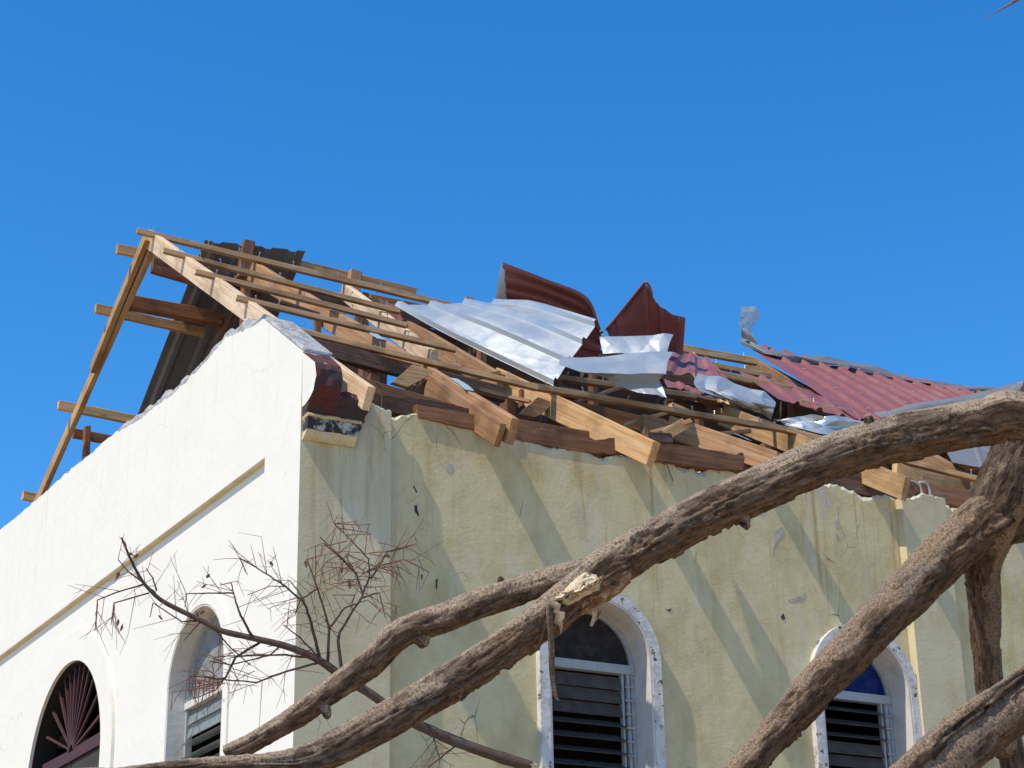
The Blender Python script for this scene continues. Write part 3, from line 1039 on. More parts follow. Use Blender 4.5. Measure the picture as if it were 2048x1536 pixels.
# gussets and short braces between the tails
board_px('gusset', [(785, 764), (826, 728), (870, 744), (815, 774)], lambda x, y: PY(x, y, 0.75), (0, 0.05, 0), M['wood'])
board_px('gusset', [(822, 786), (868, 745), (862, 775), (838, 792)], lambda x, y: PY(x, y, 0.8), (0, 0.05, 0), M['old'])
board_px('gusset', [(1038, 828), (1076, 794), (1108, 806), (1086, 826), (1070, 834)], lambda x, y: PY(x, y, 0.7), (0, 0.05, 0), M['brown'])
timber('brace', PY(1285, 830, 0.55), PY(1330, 842, 0.55), 0.06, 0.16, M['brown'])
timber('brace', PY(1320, 862, 0.35), PY(1362, 838, 0.35), 0.06, 0.09, M['wood'])
timber('brace', PY(1340, 806, 1.0), PY(1385, 826, 1.0), 0.06, 0.06, M['wood'])
timber('brace', PY(1790, 925, 0.3), PY(1840, 950, 0.3), 0.07, 0.12, M['wood'])
timber('strut', PX(640, 632, 1.15), PX(640, 700, 1.15), 0.05, 0.05, M['red'], up=(1, 0, 0))
timber('strut', PY(698, 700, 3.0), PY(698, 770, 3.0), 0.09, 0.06, M['old'], up=(1, 0, 0))
timber('strut', PY(768, 718, 2.0), PY(770, 780, 2.0), 0.08, 0.06, M['old'], up=(1, 0, 0))
timber('strut', PY(832, 688, 2.2), PY(822, 735, 2.2), 0.06, 0.05, M['red'], up=(1, 0, 0))


# broken lengths of batten and splintered laths lying in the frame
DB = [((1120, 772), (1260, 806), 1.35, 0.03, 'batten'), ((1150, 800), (1240, 772), 1.6, 0.03, 'brown'), ((1250, 845), (1330, 822), 0.6, 0.03, 'wood'), ((1380, 838), (1300, 862), 0.3, 0.035, 'brown'), ((1395, 795), (1470, 812), 1.5, 0.04, 'red'),
      ((960, 775), (1060, 800), 0.8, 0.03, 'brown'), ((905, 760), (1000, 742), 1.1, 0.03, 'brown'), ((1150, 830), (1235, 850), 0.5, 0.04, 'red'), ((1410, 868), (1500, 858), 0.4, 0.035, 'brown'), ((1520, 838), (1620, 870), 0.9, 0.04, 'brown'),
      ((640, 700), (760, 742), 1.2, 0.035, 'brown'), ((700, 745), (800, 790), 0.6, 0.04, 'red'), ((560, 600), (700, 650), 2.6, 0.035, 'old'), ((1690, 900), (1800, 918), 1.0, 0.04, 'brown'), ((1850, 938), (1960, 930), 0.7, 0.03, 'wood')]
for p, q, yy, h, mm in DB:
    timber('broken_lath', PY(*p, yy), PY(*q, yy + random.uniform(-.2, .2)), 0.035, h, M[mm], rough=2.0)


# ------------------------------------------------------------------ roof sheets
def catmull(p0, p1, p2, p3, t):
    return 0.5 * ((2 * p1) + (p2 - p0) * t + (2 * p0 - 5 * p1 + 4 * p2 - p3) * t * t + (3 * p1 - p0 - 3 * p2 + p3) * t ** 3)


def spl(P, t):
    n = len(P) - 1
    if n == 1:
        return P[0].lerp(P[1], t)
    x = min(max(t, 0), 1) * n
    i = min(int(x), n - 1)
    g = lambda k: P[min(max(k, 0), n)]
    p0 = P[0] * 2 - P[1] if i == 0 else g(i - 1)
    p3 = P[n] * 2 - P[n - 1] if i == n - 1 else g(i + 2)
    return catmull(p0, g(i), g(i + 1), p3, x - i)


def sheet(name, rows, mats, ribs=(), rib_h=0.025, rib_w=0.035, nu=24, nv=60, crumple=0.0, cscale=5.0, crease=None, jag=0.0, seed=0, thick=0.0012, parent=None, flip=False, linear=False, sm=False, **kw):
    """rows: control points, rows run along u (the rib direction), each row across v.  ribs: v positions."""
    rows = [[Vector(p) for p in r] for r in rows]
    f_ = (lambda P, t: spl(P, t)) if not linear else (lambda P, t: P[min(int(t * (len(P) - 1)), len(P) - 2)].lerp(P[min(int(t * (len(P) - 1)), len(P) - 2) + 1], t * (len(P) - 1) - min(int(t * (len(P) - 1)), len(P) - 2)))
    # v samples: add the shoulders of each rib
    wid = (rows[0][-1] - rows[0][0]).length
    vs = {i / nv for i in range(nv + 1)}
    rw = rib_w / max(wid, 0.1)
    for r in ribs:
        for q in (-1.0, -0.45, 0.45, 1.0):
            x = r + q * rw
            if 0 < x < 1: vs.add(round(x, 5))
    vs = sorted(vs)
    P = []
    for i in range(nu + 1):
        line = []
        for v in vs:
            u = i / nu
            if jag:
                e0 = jag * (noise.noise(Vector((v * 9, seed, 1))) + 0.5 * noise.noise(Vector((v * 31, seed, 2))) + 0.5)
                e1 = jag * (noise.noise(Vector((v * 9, seed, 3))) + 0.5 * noise.noise(Vector((v * 31, seed, 4))) + 0.5)
                u = e0 + (1 - e0 - e1) * u
            line.append(f_([f_(r, v) for r in rows], u))
        P.append(line)
    nV = len(vs)
    V = []
    if crease:                                   # sharp dents: random heights on a coarse net, flat triangles between
        cu, cv_, ca = crease
        cr_ = random.Random(seed * 77 + 5)
        net = [[cr_.uniform(-1, 1) * ca for _ in range(cv_ + 2)] for _ in range(cu + 2)]
        jit = [[(cr_.uniform(-.3, .3), cr_.uniform(-.3, .3)) for _ in range(cv_ + 2)] for _ in range(cu + 2)]

        def dent(u, v):
            u = u + 0.10 * sin(v * 9 + seed) / cu; v = v + 0.12 * sin(u * 7 + seed * 2) / cv_
            x, y = min(max(u, 0), 0.9999) * cu, min(max(v, 0), 0.9999) * cv_
            i, j = int(x), int(y)
            a, b = x - i, y - j
            if (i + j) % 2:
                if a + b < 1: return net[i][j] * (1 - a - b) + net[i + 1][j] * a + net[i][j + 1] * b
                return net[i + 1][j + 1] * (a + b - 1) + net[i][j + 1] * (1 - a) + net[i + 1][j] * (1 - b)
            if a > b: return net[i][j] * (1 - a) + net[i + 1][j] * (a - b) + net[i + 1][j + 1] * b
            return net[i][j] * (1 - b) + net[i][j + 1] * (b - a) + net[i + 1][j + 1] * a
    for i in range(nu + 1):
        for j, v in enumerate(vs):
            a = P[min(i + 1, nu)][j] - P[max(i - 1, 0)][j]
            b = P[i][min(j + 1, nV - 1)] - P[i][max(j - 1, 0)]
            n = a.cross(b)
            n = n.normalized() if n.length > 1e-9 else Vector((0, 0, 1))
            if flip: n = -n
            h = 0.0
            for r in ribs:
                d = abs(v - r) / rw
                h = max(h, 1.0 if d <= 0.46 else max(0.0, (1.0 - d) / 0.55))
            p = P[i][j] + n * (h * rib_h)
            if crease:
                p = p + n * dent(i / nu, v)
            if crumple:
                q = P[i][j] * cscale + Vector((seed, seed * 2, 0))
                c = 1 - 2 * abs(noise.noise(q)) + 0.5 * (1 - 2 * abs(noise.noise(q * 2.3)))
                p = p + n * (c * crumple)
            V.append(p)
    Fc = []
    for i in range(nu):
        for j in range(nV - 1):
            q = [i * nV + j, (i + 1) * nV + j, (i + 1) * nV + j + 1, i * nV + j + 1]
            Fc.append(q if not flip else q[::-1])
    # own thickness with a different back: second skin
    me = mesh(name, V, Fc)
    nrm = [Vector(x.normal) for x in me.vertices]
    K = len(V)
    V2 = V + [p - n * thick for p, n in zip(V, nrm)]
    F2 = Fc + [[x + K for x in reversed(q)] for q in Fc]
    border = [[i * nV, (i + 1) * nV] for i in range(nu)] + [[(i + 1) * nV + nV - 1, i * nV + nV - 1] for i in range(nu)]
    border += [[j + 1, j] for j in range(nV - 1)] + [[nu * nV + j, nu * nV + j + 1] for j in range(nV - 1)]
    for a, b in border:
        F2.append([a, b, b + K, a + K])
    bpy.data.meshes.remove(me)
    me = mesh(name, V2, F2)
    nf = len(Fc)
    for i, p in enumerate(me.polygons):
        p.material_index = 1 if nf <= i < 2 * nf else 0
        p.use_smooth = sm
    return link(name, me, list(mats), parent, **kw)


RZ = (M['redsheet'], M['zinc'])
ZR = (M['zinc'], M['redsheet'])
RD = (M['redsheet'], M['dark'])

# still fixed: red sheet near the right end
tl, bl = RF(1484, 688, 0.07), RF(1712, 834, 0.07)
tr_, br = RF(1484, 688, 0.07) + Vector((6.3, 0.15, 0.05)), RF(1712, 834, 0.07) + Vector((5.6, 0.1, 0.1))
ribs = [0.045 + i * 0.043 for i in range(22)]
sheet('roof_sheet', [[tl, tl + Vector((6.0, -0.15, -0.1))], [bl, bl + Vector((6.8, 0.1, 0.07))]], RD, ribs, 0.036, 0.036, 12, 110, crease=(4, 5, 0.02), seed=61, parent=CH, label='ribbed red roof sheets still fixed at the far end')
# lower red sheets partly under the flap
sheet('roof_sheet', [[RF(1475, 742, 0.03), RF(1700, 800, 0.03)], [RF(1560, 800, 0.04), RF(1740, 850, 0.04)]], RD, [0.2, 0.45, 0.7, 0.92], 0.03, 0.04, 8, 40, jag=0.05, seed=4, parent=CH)
sheet('roof_sheet', [[RF(1352, 700, 0.05), RF(1425, 722, 0.05)], [RF(1310, 745, 0.05), RF(1462, 765, 0.05)]], RD, [0.12, 0.45, 0.8], 0.03, 0.045, 10, 40, jag=0.06, seed=5, parent=CH)
sheet('roof_sheet', [[RF(1325, 760, 0.05), RF(1440, 790, 0.05)], [RF(1335, 776, 0.05), RF(1456, 806, 0.05)]], RD, [0.3, 0.7], 0.02, 0.04, 6, 40, crumple=0.012, cscale=9, jag=0.1, seed=6, parent=CH)
sheet('roof_sheet', [[RF(1880, 880, 0.05), RF(2100, 900, 0.05)], [RF(1905, 925, 0.10), RF(2100, 960, 0.10)]], (M['dark'], M['dark']), [0.3, 0.7], 0.02, 0.05, 8, 30, parent=CH)
# far slope: what is left of the covering, seen from underneath
sheet('roof_sheet', [[LF(405, 492, 0.06) + Vector((0, -0.06, 0.035)), LF(606, 514, 0.06) + Vector((0, -0.06, 0.035))], [LF(405, 494, 0.08) + Vector((0.03, 2.2, -1.2)), LF(606, 516, 0.08) + Vector((0.03, 2.2, -1.2))]],
      (M['dark'], M['dark']), [0.12, 0.37, 0.62, 0.87], 0.03, 0.05, 6, 30, parent=CH, label='dull grey sheet left on the far slope behind the end truss')
sheet('roof_sheet', [[(4.9, 4.5, 9.75), (12.5, 4.5, 9.6)], [(4.9, 8.5, 7.5), (12.5, 8.5, 7.4)]], (M['dark'], M['dark']), [i / 24 + 0.02 for i in range(24)], 0.03, 0.05, 6, 60, parent=CH)
sheet('roof_sheet', [[(3.2, 4.55, 9.68), (4.9, 4.5, 9.66)], [(3.2, 7.0, 8.33), (4.9, 7.0, 8.3)]], (M['dark'], M['dark']), [i / 9 + 0.05 for i in range(9)], 0.03, 0.05, 6, 40, parent=CH)
# ridge capping peeled up along the red sheets
rc_b = [RF(1484, 690, 0.09), RF(1545, 712, 0.10), RF(1640, 728, 0.1), RF(1740, 745, 0.1), RF(1850, 770, 0.08), RF(1990, 795, 0.05)]
rc_t = [(1482, 672), (1540, 702), (1640, 716), (1740, 738), (1850, 765), (2000, 778)]
dps = [depth_of(p) for p in rc_b]
mid = [dp(x, y + 4, d + 0.05) for (x, y), d in zip(rc_t, dps)]
top = [dp(x + 4, y - 3, d + 0.28) for (x, y), d in zip(rc_t, dps)]
sheet('ridge_cap', [rc_b, mid, top], (M['zinc'], M['dark']), (), 0, 0.05, 12, 70, crease=(3, 10, 0.03), parent=CH, seed=2, sm=False, label='grey ridge capping peeled up along the red sheets')
d0 = dps[0]
sheet('ridge_cap', [[dp(1484, 674, d0), dp(1518, 690, d0)], [dp(1481, 650, d0 - 0.1), dp(1503, 660, d0)], [dp(1480, 632, d0), dp(1521, 632, d0 + 0.15)], [dp(1483, 612, d0 + 0.1), dp(1511, 612, d0 + 0.2)]],
      (M['zinc'], M['zinc']), (), 0, 0.05, 14, 10, crease=(4, 2, 0.03), parent=CH, seed=8, label='curled end of the grey ridge capping')

# torn sheets thrown about on the frame: things of their own
A = RF(788, 611, 0.06); D = RF(1106, 770, 0.05)
dA, dD = depth_of(A), depth_of(D)
Bp = dp(1000, 603, dA + 0.45); Cp = dp(1196, 640, dD + 0.75)
E1, E2 = dp(905, 676, (dA * 0.6 + dD * 0.4)), dp(1085, 612, dA * 0.5 + dD * 0.5 + 0.75)
mid1 = dp(960, 632, (dA + dD) / 2 + 0.25)
G = 'sheets torn loose on the roof frame'
sheet('torn_roof_sheet', [[A, dp(895, 608, dA + 0.2), Bp], [E1, dp(1000, 640, (dA + dD) / 2 + 0.3), E2], [D, dp(1152, 706, dD + 0.4), Cp]], ZR, [0.05, 0.36, 0.68, 0.96], 0.035, 0.045, 40, 70,
      crease=(3, 3, 0.014), seed=3, sm=False, label='large bright silver sheet folded over the battens, its galvanised underside up', cat='roof sheet', group=G)
# its red edge showing on the left
sheet('torn_roof_sheet', [[dp(757, 598, dA + .1), dp(790, 612, dA + .1)], [dp(775, 640, dA), dp(812, 645, dA)], [dp(830, 664, dA - .1), dp(850, 655, dA - .1)], [dp(912, 690, dA - 0.45), dp(915, 676, dA - 0.35)]], (M['redsheet'], M['redsheet']), (), 0, 0.03, 30, 10,
      crumple=0.01, cscale=5, seed=12, label='narrow curved strip of red sheet at the left tip of the large silver sheet', cat='roof sheet', group=G)
dB = depth_of(Bp)
sheet('torn_roof_sheet', [[dp(1006, 521, dB - 0.05), dp(1010, 575, dB + 0.15), dp(1012, 618, dB + 0.35)], [dp(1090, 556, dB + 0.0), dp(1095, 600, dB + 0.2), dp(1100, 650, dB + 0.4)],
                          [dp(1172, 592, dB + 0.05), dp(1180, 640, dB + 0.25), dp(1150, 715, dB + 0.45)], [dp(1206, 658, dB + 0.1), dp(1206, 680, dB + 0.3), dp(1200, 712, dB + 0.45)]],
      (M['redsheet'], M['zinc']), [0.06, 0.30, 0.55, 0.80], 0.03, 0.04, 30, 40, crease=(4, 3, 0.022), jag=0.015, seed=9, flip=True, label='red sheet standing upright behind the large silver sheet, leftmost of the two raised flaps', cat='roof sheet', group=G)
sheet('torn_roof_sheet', [[dp(1003, 528, dB + 0.1), dp(1012, 530, dB - 0.06)], [dp(996, 570, dB + 0.25), dp(1014, 572, dB + 0.12)], [dp(988, 610, dB + 0.35), dp(1011, 612, dB + 0.3)]], (M['zinc'], M['zinc']), (), 0, 0.03, 10, 8, crumple=0.004, seed=14,
      label='narrow white strip of bent sheet at the left end of the upright red flap', cat='roof sheet', group=G)
d3 = dB + 0.9
sheet('torn_roof_sheet', [[dp(1213, 658, d3 - .1), dp(1250, 615, d3 - .2), dp(1290, 566, d3 - .4), dp(1312, 604, d3 - .3), dp(1345, 628, d3 - .25), dp(1371, 637, d3 - .2)], [dp(1228, 702, d3 - 0.05), dp(1266, 702, d3), dp(1300, 702, d3), dp(1318, 702, d3), dp(1345, 705, d3), dp(1366, 705, d3)]],
      (M['redsheet'], M['zinc']), (0.12, 0.4, 0.66), 0.02, 0.03, 20, 60, crease=(3, 5, 0.016), seed=10, linear=True, flip=False, label='pointed red sheet standing upright to the right of the large silver sheet', cat='roof sheet', group=G)
sheet('torn_roof_sheet', [[dp(1357, 634, d3 - .24), dp(1371, 637, d3 - .26)], [dp(1352, 705, d3 - .04), dp(1366, 708, d3 - .08)]], (M['redsheet'], M['zinc']), (0.5,), 0.02, 0.05, 6, 12, seed=10,
      label='narrow folded red rib edging the pointed upright sheet', cat='roof sheet', group=G)
d4 = depth_of(RF(1230, 760, 0.25))
sheet('torn_roof_sheet', [[dp(1199, 673, d4 + .55), dp(1347, 667, d4 + .6)], [dp(1202, 690, d4 + .5), dp(1340, 684, d4 + .5)], [dp(1206, 708, d4 + .45), dp(1334, 704, d4 + .4)]], ZR, (), 0, 0.05, 16, 40, crease=(2, 7, 0.012), seed=21, jag=0.01, flip=False,
      label='small silver sheet band standing just below the pointed red flap', cat='roof sheet', group=G)
sheet('torn_roof_sheet', [[dp(1120, 716, d4 + .2), dp(1230, 710, d4 + .32), dp(1345, 702, d4 + .42)], [dp(1118, 730, d4 + .05), dp(1235, 730, d4 + .12), dp(1335, 724, d4 + .2)], [dp(1160, 744, d4 + .02), dp(1240, 748, d4), dp(1332, 748, d4 + .05)], [dp(1215, 758, d4 + .1), dp(1270, 762, d4 + .1), dp(1318, 760, d4 + .12)], [dp(1262, 782, d4), dp(1295, 790, d4 - .05), dp(1334, 796, d4 - .05)]],
      ZR, (), 0, 0.05, 40, 40, crease=(5, 5, 0.014), seed=22, jag=0.008, linear=True, flip=False, label='crumpled silver sheet folded in bands over the middle of the roof frame', cat='roof sheet', group=G)
d5 = depth_of(RF(1460, 790, 0.12))
sheet('torn_roof_sheet', [[dp(1395, 750, d5 + .1), dp(1388, 765, d5 - .05), dp(1400, 778, d5 - .1)], [dp(1440, 757, d5 + .12), dp(1436, 782, d5 - .1), dp(1470, 806, d5 - .1)], [dp(1500, 775, d5 + .1), dp(1495, 800, d5 - .1), dp(1510, 824, d5 - .05)], [dp(1551, 800, d5 + .05), dp(1550, 815, d5 - .05), dp(1540, 836, d5)]],
      ZR, (), 0, 0.05, 40, 24, crease=(6, 4, 0.03), seed=31, flip=True, label='rolled grey sheet lying between the broken red panels', cat='roof sheet', group=G)
d6 = depth_of(RF(1640, 845, 0.1))
sheet('torn_roof_sheet', [[dp(1548, 838, d6), dp(1556, 842, d6)], [dp(1600, 834, d6 + .05), dp(1605, 858, d6 - .1)], [dp(1650, 830, d6), dp(1650, 872, d6 - .1)], [dp(1690, 836, d6 + .1), dp(1690, 868, d6)], [dp(1730, 845, d6 + .1), dp(1730, 860, d6)]],
      ZR, (), 0, 0.05, 40, 20, crease=(8, 4, 0.032), seed=41, flip=True, label='badly crumpled grey sheet at the lower edge of the red sheets, above the big bough', cat='roof sheet', group=G)
d7 = depth_of(RF(1760, 825, 0.1))
sheet('torn_roof_sheet', [[dp(1686, 838, d7 - .1), dp(1690, 852, d7 - .2), dp(1700, 875, d7 - .3)], [dp(1740, 826, d7), dp(1742, 838, d7 - .15), dp(1750, 870, d7 - .3)], [dp(1830, 807, d7 + .3), dp(1832, 818, d7 + .1), dp(1840, 860, d7)], [dp(1930, 793, d7 + .8), dp(1932, 804, d7 + .6), dp(1940, 840, d7 + .5)], [dp(2060, 755, d7 + 1.3), dp(2060, 775, d7 + 1.1), dp(2060, 820, d7 + 1.0)]],
      (M['dark'], M['zinc']), (), 0, 0.05, 40, 14, crease=(8, 2, 0.02), seed=51, flip=True, label='long curled grey flashing along the lower edge of the ribbed red sheets', cat='roof sheet', group=G)


# screws with bright washers on the fixed red sheets, and scraps of blue-grey sheet still nailed to the rafters
bm = bmesh.new()
bmesh.ops.create_icosphere(bm, subdivisions=1, radius=0.016)
scr_me = bpy.data.meshes.new('roof_screw'); bm.to_mesh(scr_me); bm.free()
scr_me.materials.append(mat_plain('washer', (0.75, 0.72, 0.70), 0.25, 0.6))
rs = random.Random(12)
for row in (0.12, 0.38, 0.64, 0.9):
    for i in range(0, 13):
        if rs.random() < 0.35: continue
        t = ribs[i] + rs.uniform(-.002, .002)
        p = tl.lerp(tl + Vector((6.0, -0.15, -0.1)), t).lerp(bl.lerp(bl + Vector((6.8, 0.1, 0.07)), t), row + rs.uniform(-.012, .012))
        o = bpy.data.objects.new('roof_screw', scr_me)
        COL.objects.link(o)
        o.parent = CH
        o.location = p + Vector((0, -0.022, 0.036))
        o.scale = (1, 1, 0.6)
scrap = mat_plain('blue_grey_scrap', (0.36, 0.47, 0.50), 0.45)
for p, q in [((652, 610), (668, 620)), ((745, 664), (765, 678)), ((908, 757), (940, 780)), ((1103, 782), (1112, 786)), ((1474, 868), (1502, 880))]:
    a, b = RF(*p, 0.012), RF(*q, 0.012)
    timber('sheet_scrap', a, b, 0.07, 0.006, scrap, rough=2.0)

# ------------------------------------------------------------------ small fittings
def tube_pts(pts, radii, sides=8, name='tube'):
    pts = [Vector(p) for p in pts]
    n = len(pts)
    v, f, bco = [], [], []
    t0 = (pts[1] - pts[0]).normalized()
    nrm = t0.orthogonal().normalized()
    s = 0.0
    for i in range(n):
        t = (pts[min(i + 1, n - 1)] - pts[max(i - 1, 0)]).normalized()
        nrm = (nrm - t * nrm.dot(t)).normalized()
        bn = t.cross(nrm)
        if i: s += (pts[i] - pts[i - 1]).length
        for k in range(sides):
            a = 2 * pi * k / sides
            v.append(pts[i] + (nrm * cos(a) + bn * sin(a)) * radii[i])
            bco.append((cos(a) * radii[i], sin(a) * radii[i], s))
    for i in range(n - 1):
        for k in range(sides):
            f.append([i * sides + k, i * sides + (k + 1) % sides, (i + 1) * sides + (k + 1) % sides, (i + 1) * sides + k])
    f.append(list(range(sides))[::-1]); f.append(list(range((n - 1) * sides, n * sides)))
    return v, f, bco


def tube_obj(name, pts, radii, mt, sides=8, **kw):
    v, f, bco = tube_pts(pts, radii, sides)
    me = mesh(name, v, f)
    at_ = me.attributes.new('bark_co', 'FLOAT_VECTOR', 'POINT')
    at_.data.foreach_set('vector', [c for b in bco for c in b])
    return link(name, me, mt, smooth=True, **kw)


def smooth_path(P, k=6):
    P = [Vector(p) for p in P]
    return [spl(P, i / ((len(P) - 1) * k)) for i in range((len(P) - 1) * k + 1)]


pp3 = smooth_path([dp(x, y, d3 + q) for x, y, q in ((1212, 660, -.11), (1250, 614, -.21), (1284, 572, -.38), (1291, 565, -.42), (1298, 572, -.42), (1304, 590, -.38))], 5)
tube_obj('torn_roof_sheet', pp3, [0.014] * len(pp3), M['redsheet'], 6, label='rolled red edge along the slanting left side of the pointed flap', cat='roof sheet', group=G)
for px in ([(1800, 966), (1822, 963), (1838, 970), (1844, 992)], [(1838, 966), (1850, 965), (1857, 975), (1861, 996)]):
    pp = smooth_path([PY(x, y, 0.12) for x, y in px] + [PY(px[-1][0], px[-1][1] + 20, 0.13)])
    tube_obj('conduit', pp, [0.012] * len(pp), M['pipe'], parent=CH)
pp = smooth_path([PY(x, y, 0.05) for x, y in ((1330, 918), (1337, 938), (1346, 962))])
tube_obj('wire', pp, [0.004] * len(pp), M['wire'], parent=CH)
pp = smooth_path([PY(x, y, 0.02) for x, y in ((750, 765), (762, 775), (764, 800), (762, 835))])
tube_obj('tie_wire', pp, [0.005] * len(pp), M['old'], parent=CH)


# ------------------------------------------------------------------ fallen tree limbs
def limb(name, pts, mt, parent, sides=44, seg=0.010, pre=(), post=(), rough=1.0, seed=0.0, peel=0.0, label=None):
    """pts: (px, py, diameter px, depth).  pre / post: world points with radius beyond the picture."""
    P = [(Vector(p), r) for p, r in pre]
    P += [(dp(x, y, d), 0.5 * w * d / F) for x, y, w, d in pts]
    P += [(Vector(p), r) for p, r in post]
    pos = [p for p, r in P]
    rad = [Vector((r, 0, 0)) for p, r in P]
    n0, n1 = len(pre), len(P) - len(post)
    path, rr = [], []
    for i in range(len(P) - 1):
        L = (pos[i + 1] - pos[i]).length
        inside = n0 - 1 <= i < n1
        k = max(3, int(L / (seg if inside else 0.06)))
        for q in range(k):
            t = (i + q / k) / (len(P) - 1)
            path.append(spl(pos, t)); rr.append(spl(rad, t).x)
    path.append(pos[-1]); rr.append(rad[-1].x)
    n = len(path)
    v, f, bco, pel = [], [], [], []
    t0 = (path[1] - path[0]).normalized()
    nrm = Vector((0, 0, 1)) - t0 * t0.z
    nrm.normalize()
    s = 0.0
    for i in range(n):
        t = (path[min(i + 1, n - 1)] - path[max(i - 1, 0)]).normalized()
        nrm = (nrm - t * nrm.dot(t)).normalized()
        bn = t.cross(nrm)
        if i: s += (path[i] - path[i - 1]).length
        R = max(rr[i], 0.004)
        for k in range(sides):
            a = 2 * pi * k / sides
            d = nrm * cos(a) + bn * sin(a)
            q = Vector((cos(a) * R, sin(a) * R, s))
            lo = noise.noise(Vector((q.x * 9, q.y * 9, s * 4 + seed)))
            ri = noise.noise(Vector((q.x * 55, q.y * 55, s * 6 + seed)))
            rj = abs(noise.noise(Vector((q.x * 48 + 0.6 * lo, q.y * 48, s * 2.6 + seed + 9))))
            fi = noise.noise(Vector((q.x * 95, q.y * 95, s * 60 + seed)))
            fur = 1.0 if cos(a) < 0.35 else 0.4         # the upper side is worn smooth
            fur = min(1.0, max(0.12, 0.55 - 0.75 * (cos(a) + 0.5 * noise.noise(Vector((s * 2.2, seed, 0))))))
            disp = R * 0.08 * lo + rough * (0.010 * ri * fur - 0.014 * max(0, 0.12 - rj) * 8 * fur + 0.0028 * fi)
            st = 0.0
            if peel:                                     # bark scaled off in plates: ledges where a plate ends
                w = noise.noise(Vector((q.x * 11, q.y * 11, s * 3.2 + seed + 40))) + 0.30 * noise.noise(Vector((q.x * 40, q.y * 40, s * 17 + seed))) + 0.16 * noise.noise(Vector((q.x * 90, q.y * 90, s * 50 + seed)))
                w -= 0.55 * (cos(a) - 0.05)
                fade = peel if i < n * 0.56 else peel * max(0.0, 1 - (i / n - 0.56) * 9)
                st = min(1.0, max(0.0, (w - 0.10) / 0.05)) * min(1, fade)
                w2 = noise.noise(Vector((q.x * 19, q.y * 19, s * 6 + seed + 80))) + 0.3 * noise.noise(Vector((q.x * 60, q.y * 60, s * 30 + seed)))
                st2 = min(1.0, max(0.0, (w2 - 0.12) / 0.06)) * st
                disp -= 0.010 * st + 0.008 * st2
            v.append(path[i] + d * (R + disp))
            pel.append(st)
            bco.append(q)
    for i in range(n - 1):
        for k in range(sides):
            f.append([i * sides + k, i * sides + (k + 1) % sides, (i + 1) * sides + (k + 1) % sides, (i + 1) * sides + k])
    f.append(list(range(sides))[::-1]); f.append(list(range((n - 1) * sides, n * sides)))
    me = mesh(name, v, f)
    at_ = me.attributes.new('bark_co', 'FLOAT_VECTOR', 'POINT')
    at_.data.foreach_set('vector', [c for b in bco for c in b])
    bp = me.attributes.new('bark_peel', 'FLOAT', 'POINT')
    bp.data.foreach_set('value', pel)
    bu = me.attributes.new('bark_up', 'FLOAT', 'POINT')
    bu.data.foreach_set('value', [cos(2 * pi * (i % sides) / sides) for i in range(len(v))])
    return link(name, me, mt, parent, label=label, smooth=True)


# the long bough across the picture
pA0 = dp(2130, 842, 8.05)
pA1 = dp(60, 1580, 7.2)
bough = empty('fallen_bough', Vector((pA1.x - 2.2, pA1.y - 0.6, 0)), 'long bare forked bough sweeping right across in front of the yellow side wall', 'tree branch')
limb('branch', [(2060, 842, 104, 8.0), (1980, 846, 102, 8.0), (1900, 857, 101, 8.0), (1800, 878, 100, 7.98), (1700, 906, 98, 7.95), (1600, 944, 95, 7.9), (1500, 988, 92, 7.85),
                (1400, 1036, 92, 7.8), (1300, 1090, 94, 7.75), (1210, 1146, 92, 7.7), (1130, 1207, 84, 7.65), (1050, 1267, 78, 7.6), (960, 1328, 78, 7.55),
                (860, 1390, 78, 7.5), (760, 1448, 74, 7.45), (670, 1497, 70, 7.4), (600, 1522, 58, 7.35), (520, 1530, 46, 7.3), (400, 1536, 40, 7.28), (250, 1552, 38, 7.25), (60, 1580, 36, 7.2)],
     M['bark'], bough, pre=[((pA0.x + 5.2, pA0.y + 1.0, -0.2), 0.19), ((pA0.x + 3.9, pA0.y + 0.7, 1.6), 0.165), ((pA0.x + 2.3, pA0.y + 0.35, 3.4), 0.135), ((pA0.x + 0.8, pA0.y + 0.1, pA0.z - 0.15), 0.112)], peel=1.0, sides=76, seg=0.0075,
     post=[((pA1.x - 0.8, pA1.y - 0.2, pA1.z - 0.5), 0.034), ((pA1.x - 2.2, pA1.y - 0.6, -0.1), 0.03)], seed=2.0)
limb('side_branch', [(1215, 1140, 60, 7.7), (1160, 1146, 56, 7.7), (1100, 1160, 56, 7.72), (1000, 1192, 58, 7.75), (900, 1230, 60, 7.8), (830, 1254, 60, 7.82), (786, 1278, 62, 7.84), (740, 1325, 56, 7.86),
                     (660, 1384, 50, 7.9), (580, 1441, 46, 7.93), (510, 1482, 42, 7.95), (455, 1508, 38, 7.97)], M['bark'], bough, sides=36, seed=8.0)
pk = dp(845, 1283, 7.74)
limb('knot', [(836, 1262, 46, 7.82), (844, 1280, 36, 7.81), (850, 1293, 16, 7.80)], M['bark'], bough, sides=20, seed=3.3)
for q in ([(1742, 880, 40, 7.97), (1738, 842, 22, 7.95), (1736, 832, 14, 7.94)], [(1478, 1010, 40, 7.85), (1490, 1046, 24, 7.82), (1495, 1054, 12, 7.8)], [(930, 1345, 44, 7.53), (925, 1392, 20, 7.5), (923, 1398, 10, 7.5)], [(1010, 1190, 30, 7.75), (1002, 1160, 14, 7.74), (1000, 1153, 8, 7.74)], [(640, 1398, 36, 7.9), (655, 1428, 18, 7.87), (659, 1434, 8, 7.86)]):
    limb('snapped_stub', q, M['bark'], bough, sides=18, seed=q[0][0] * 0.1, rough=0.8)
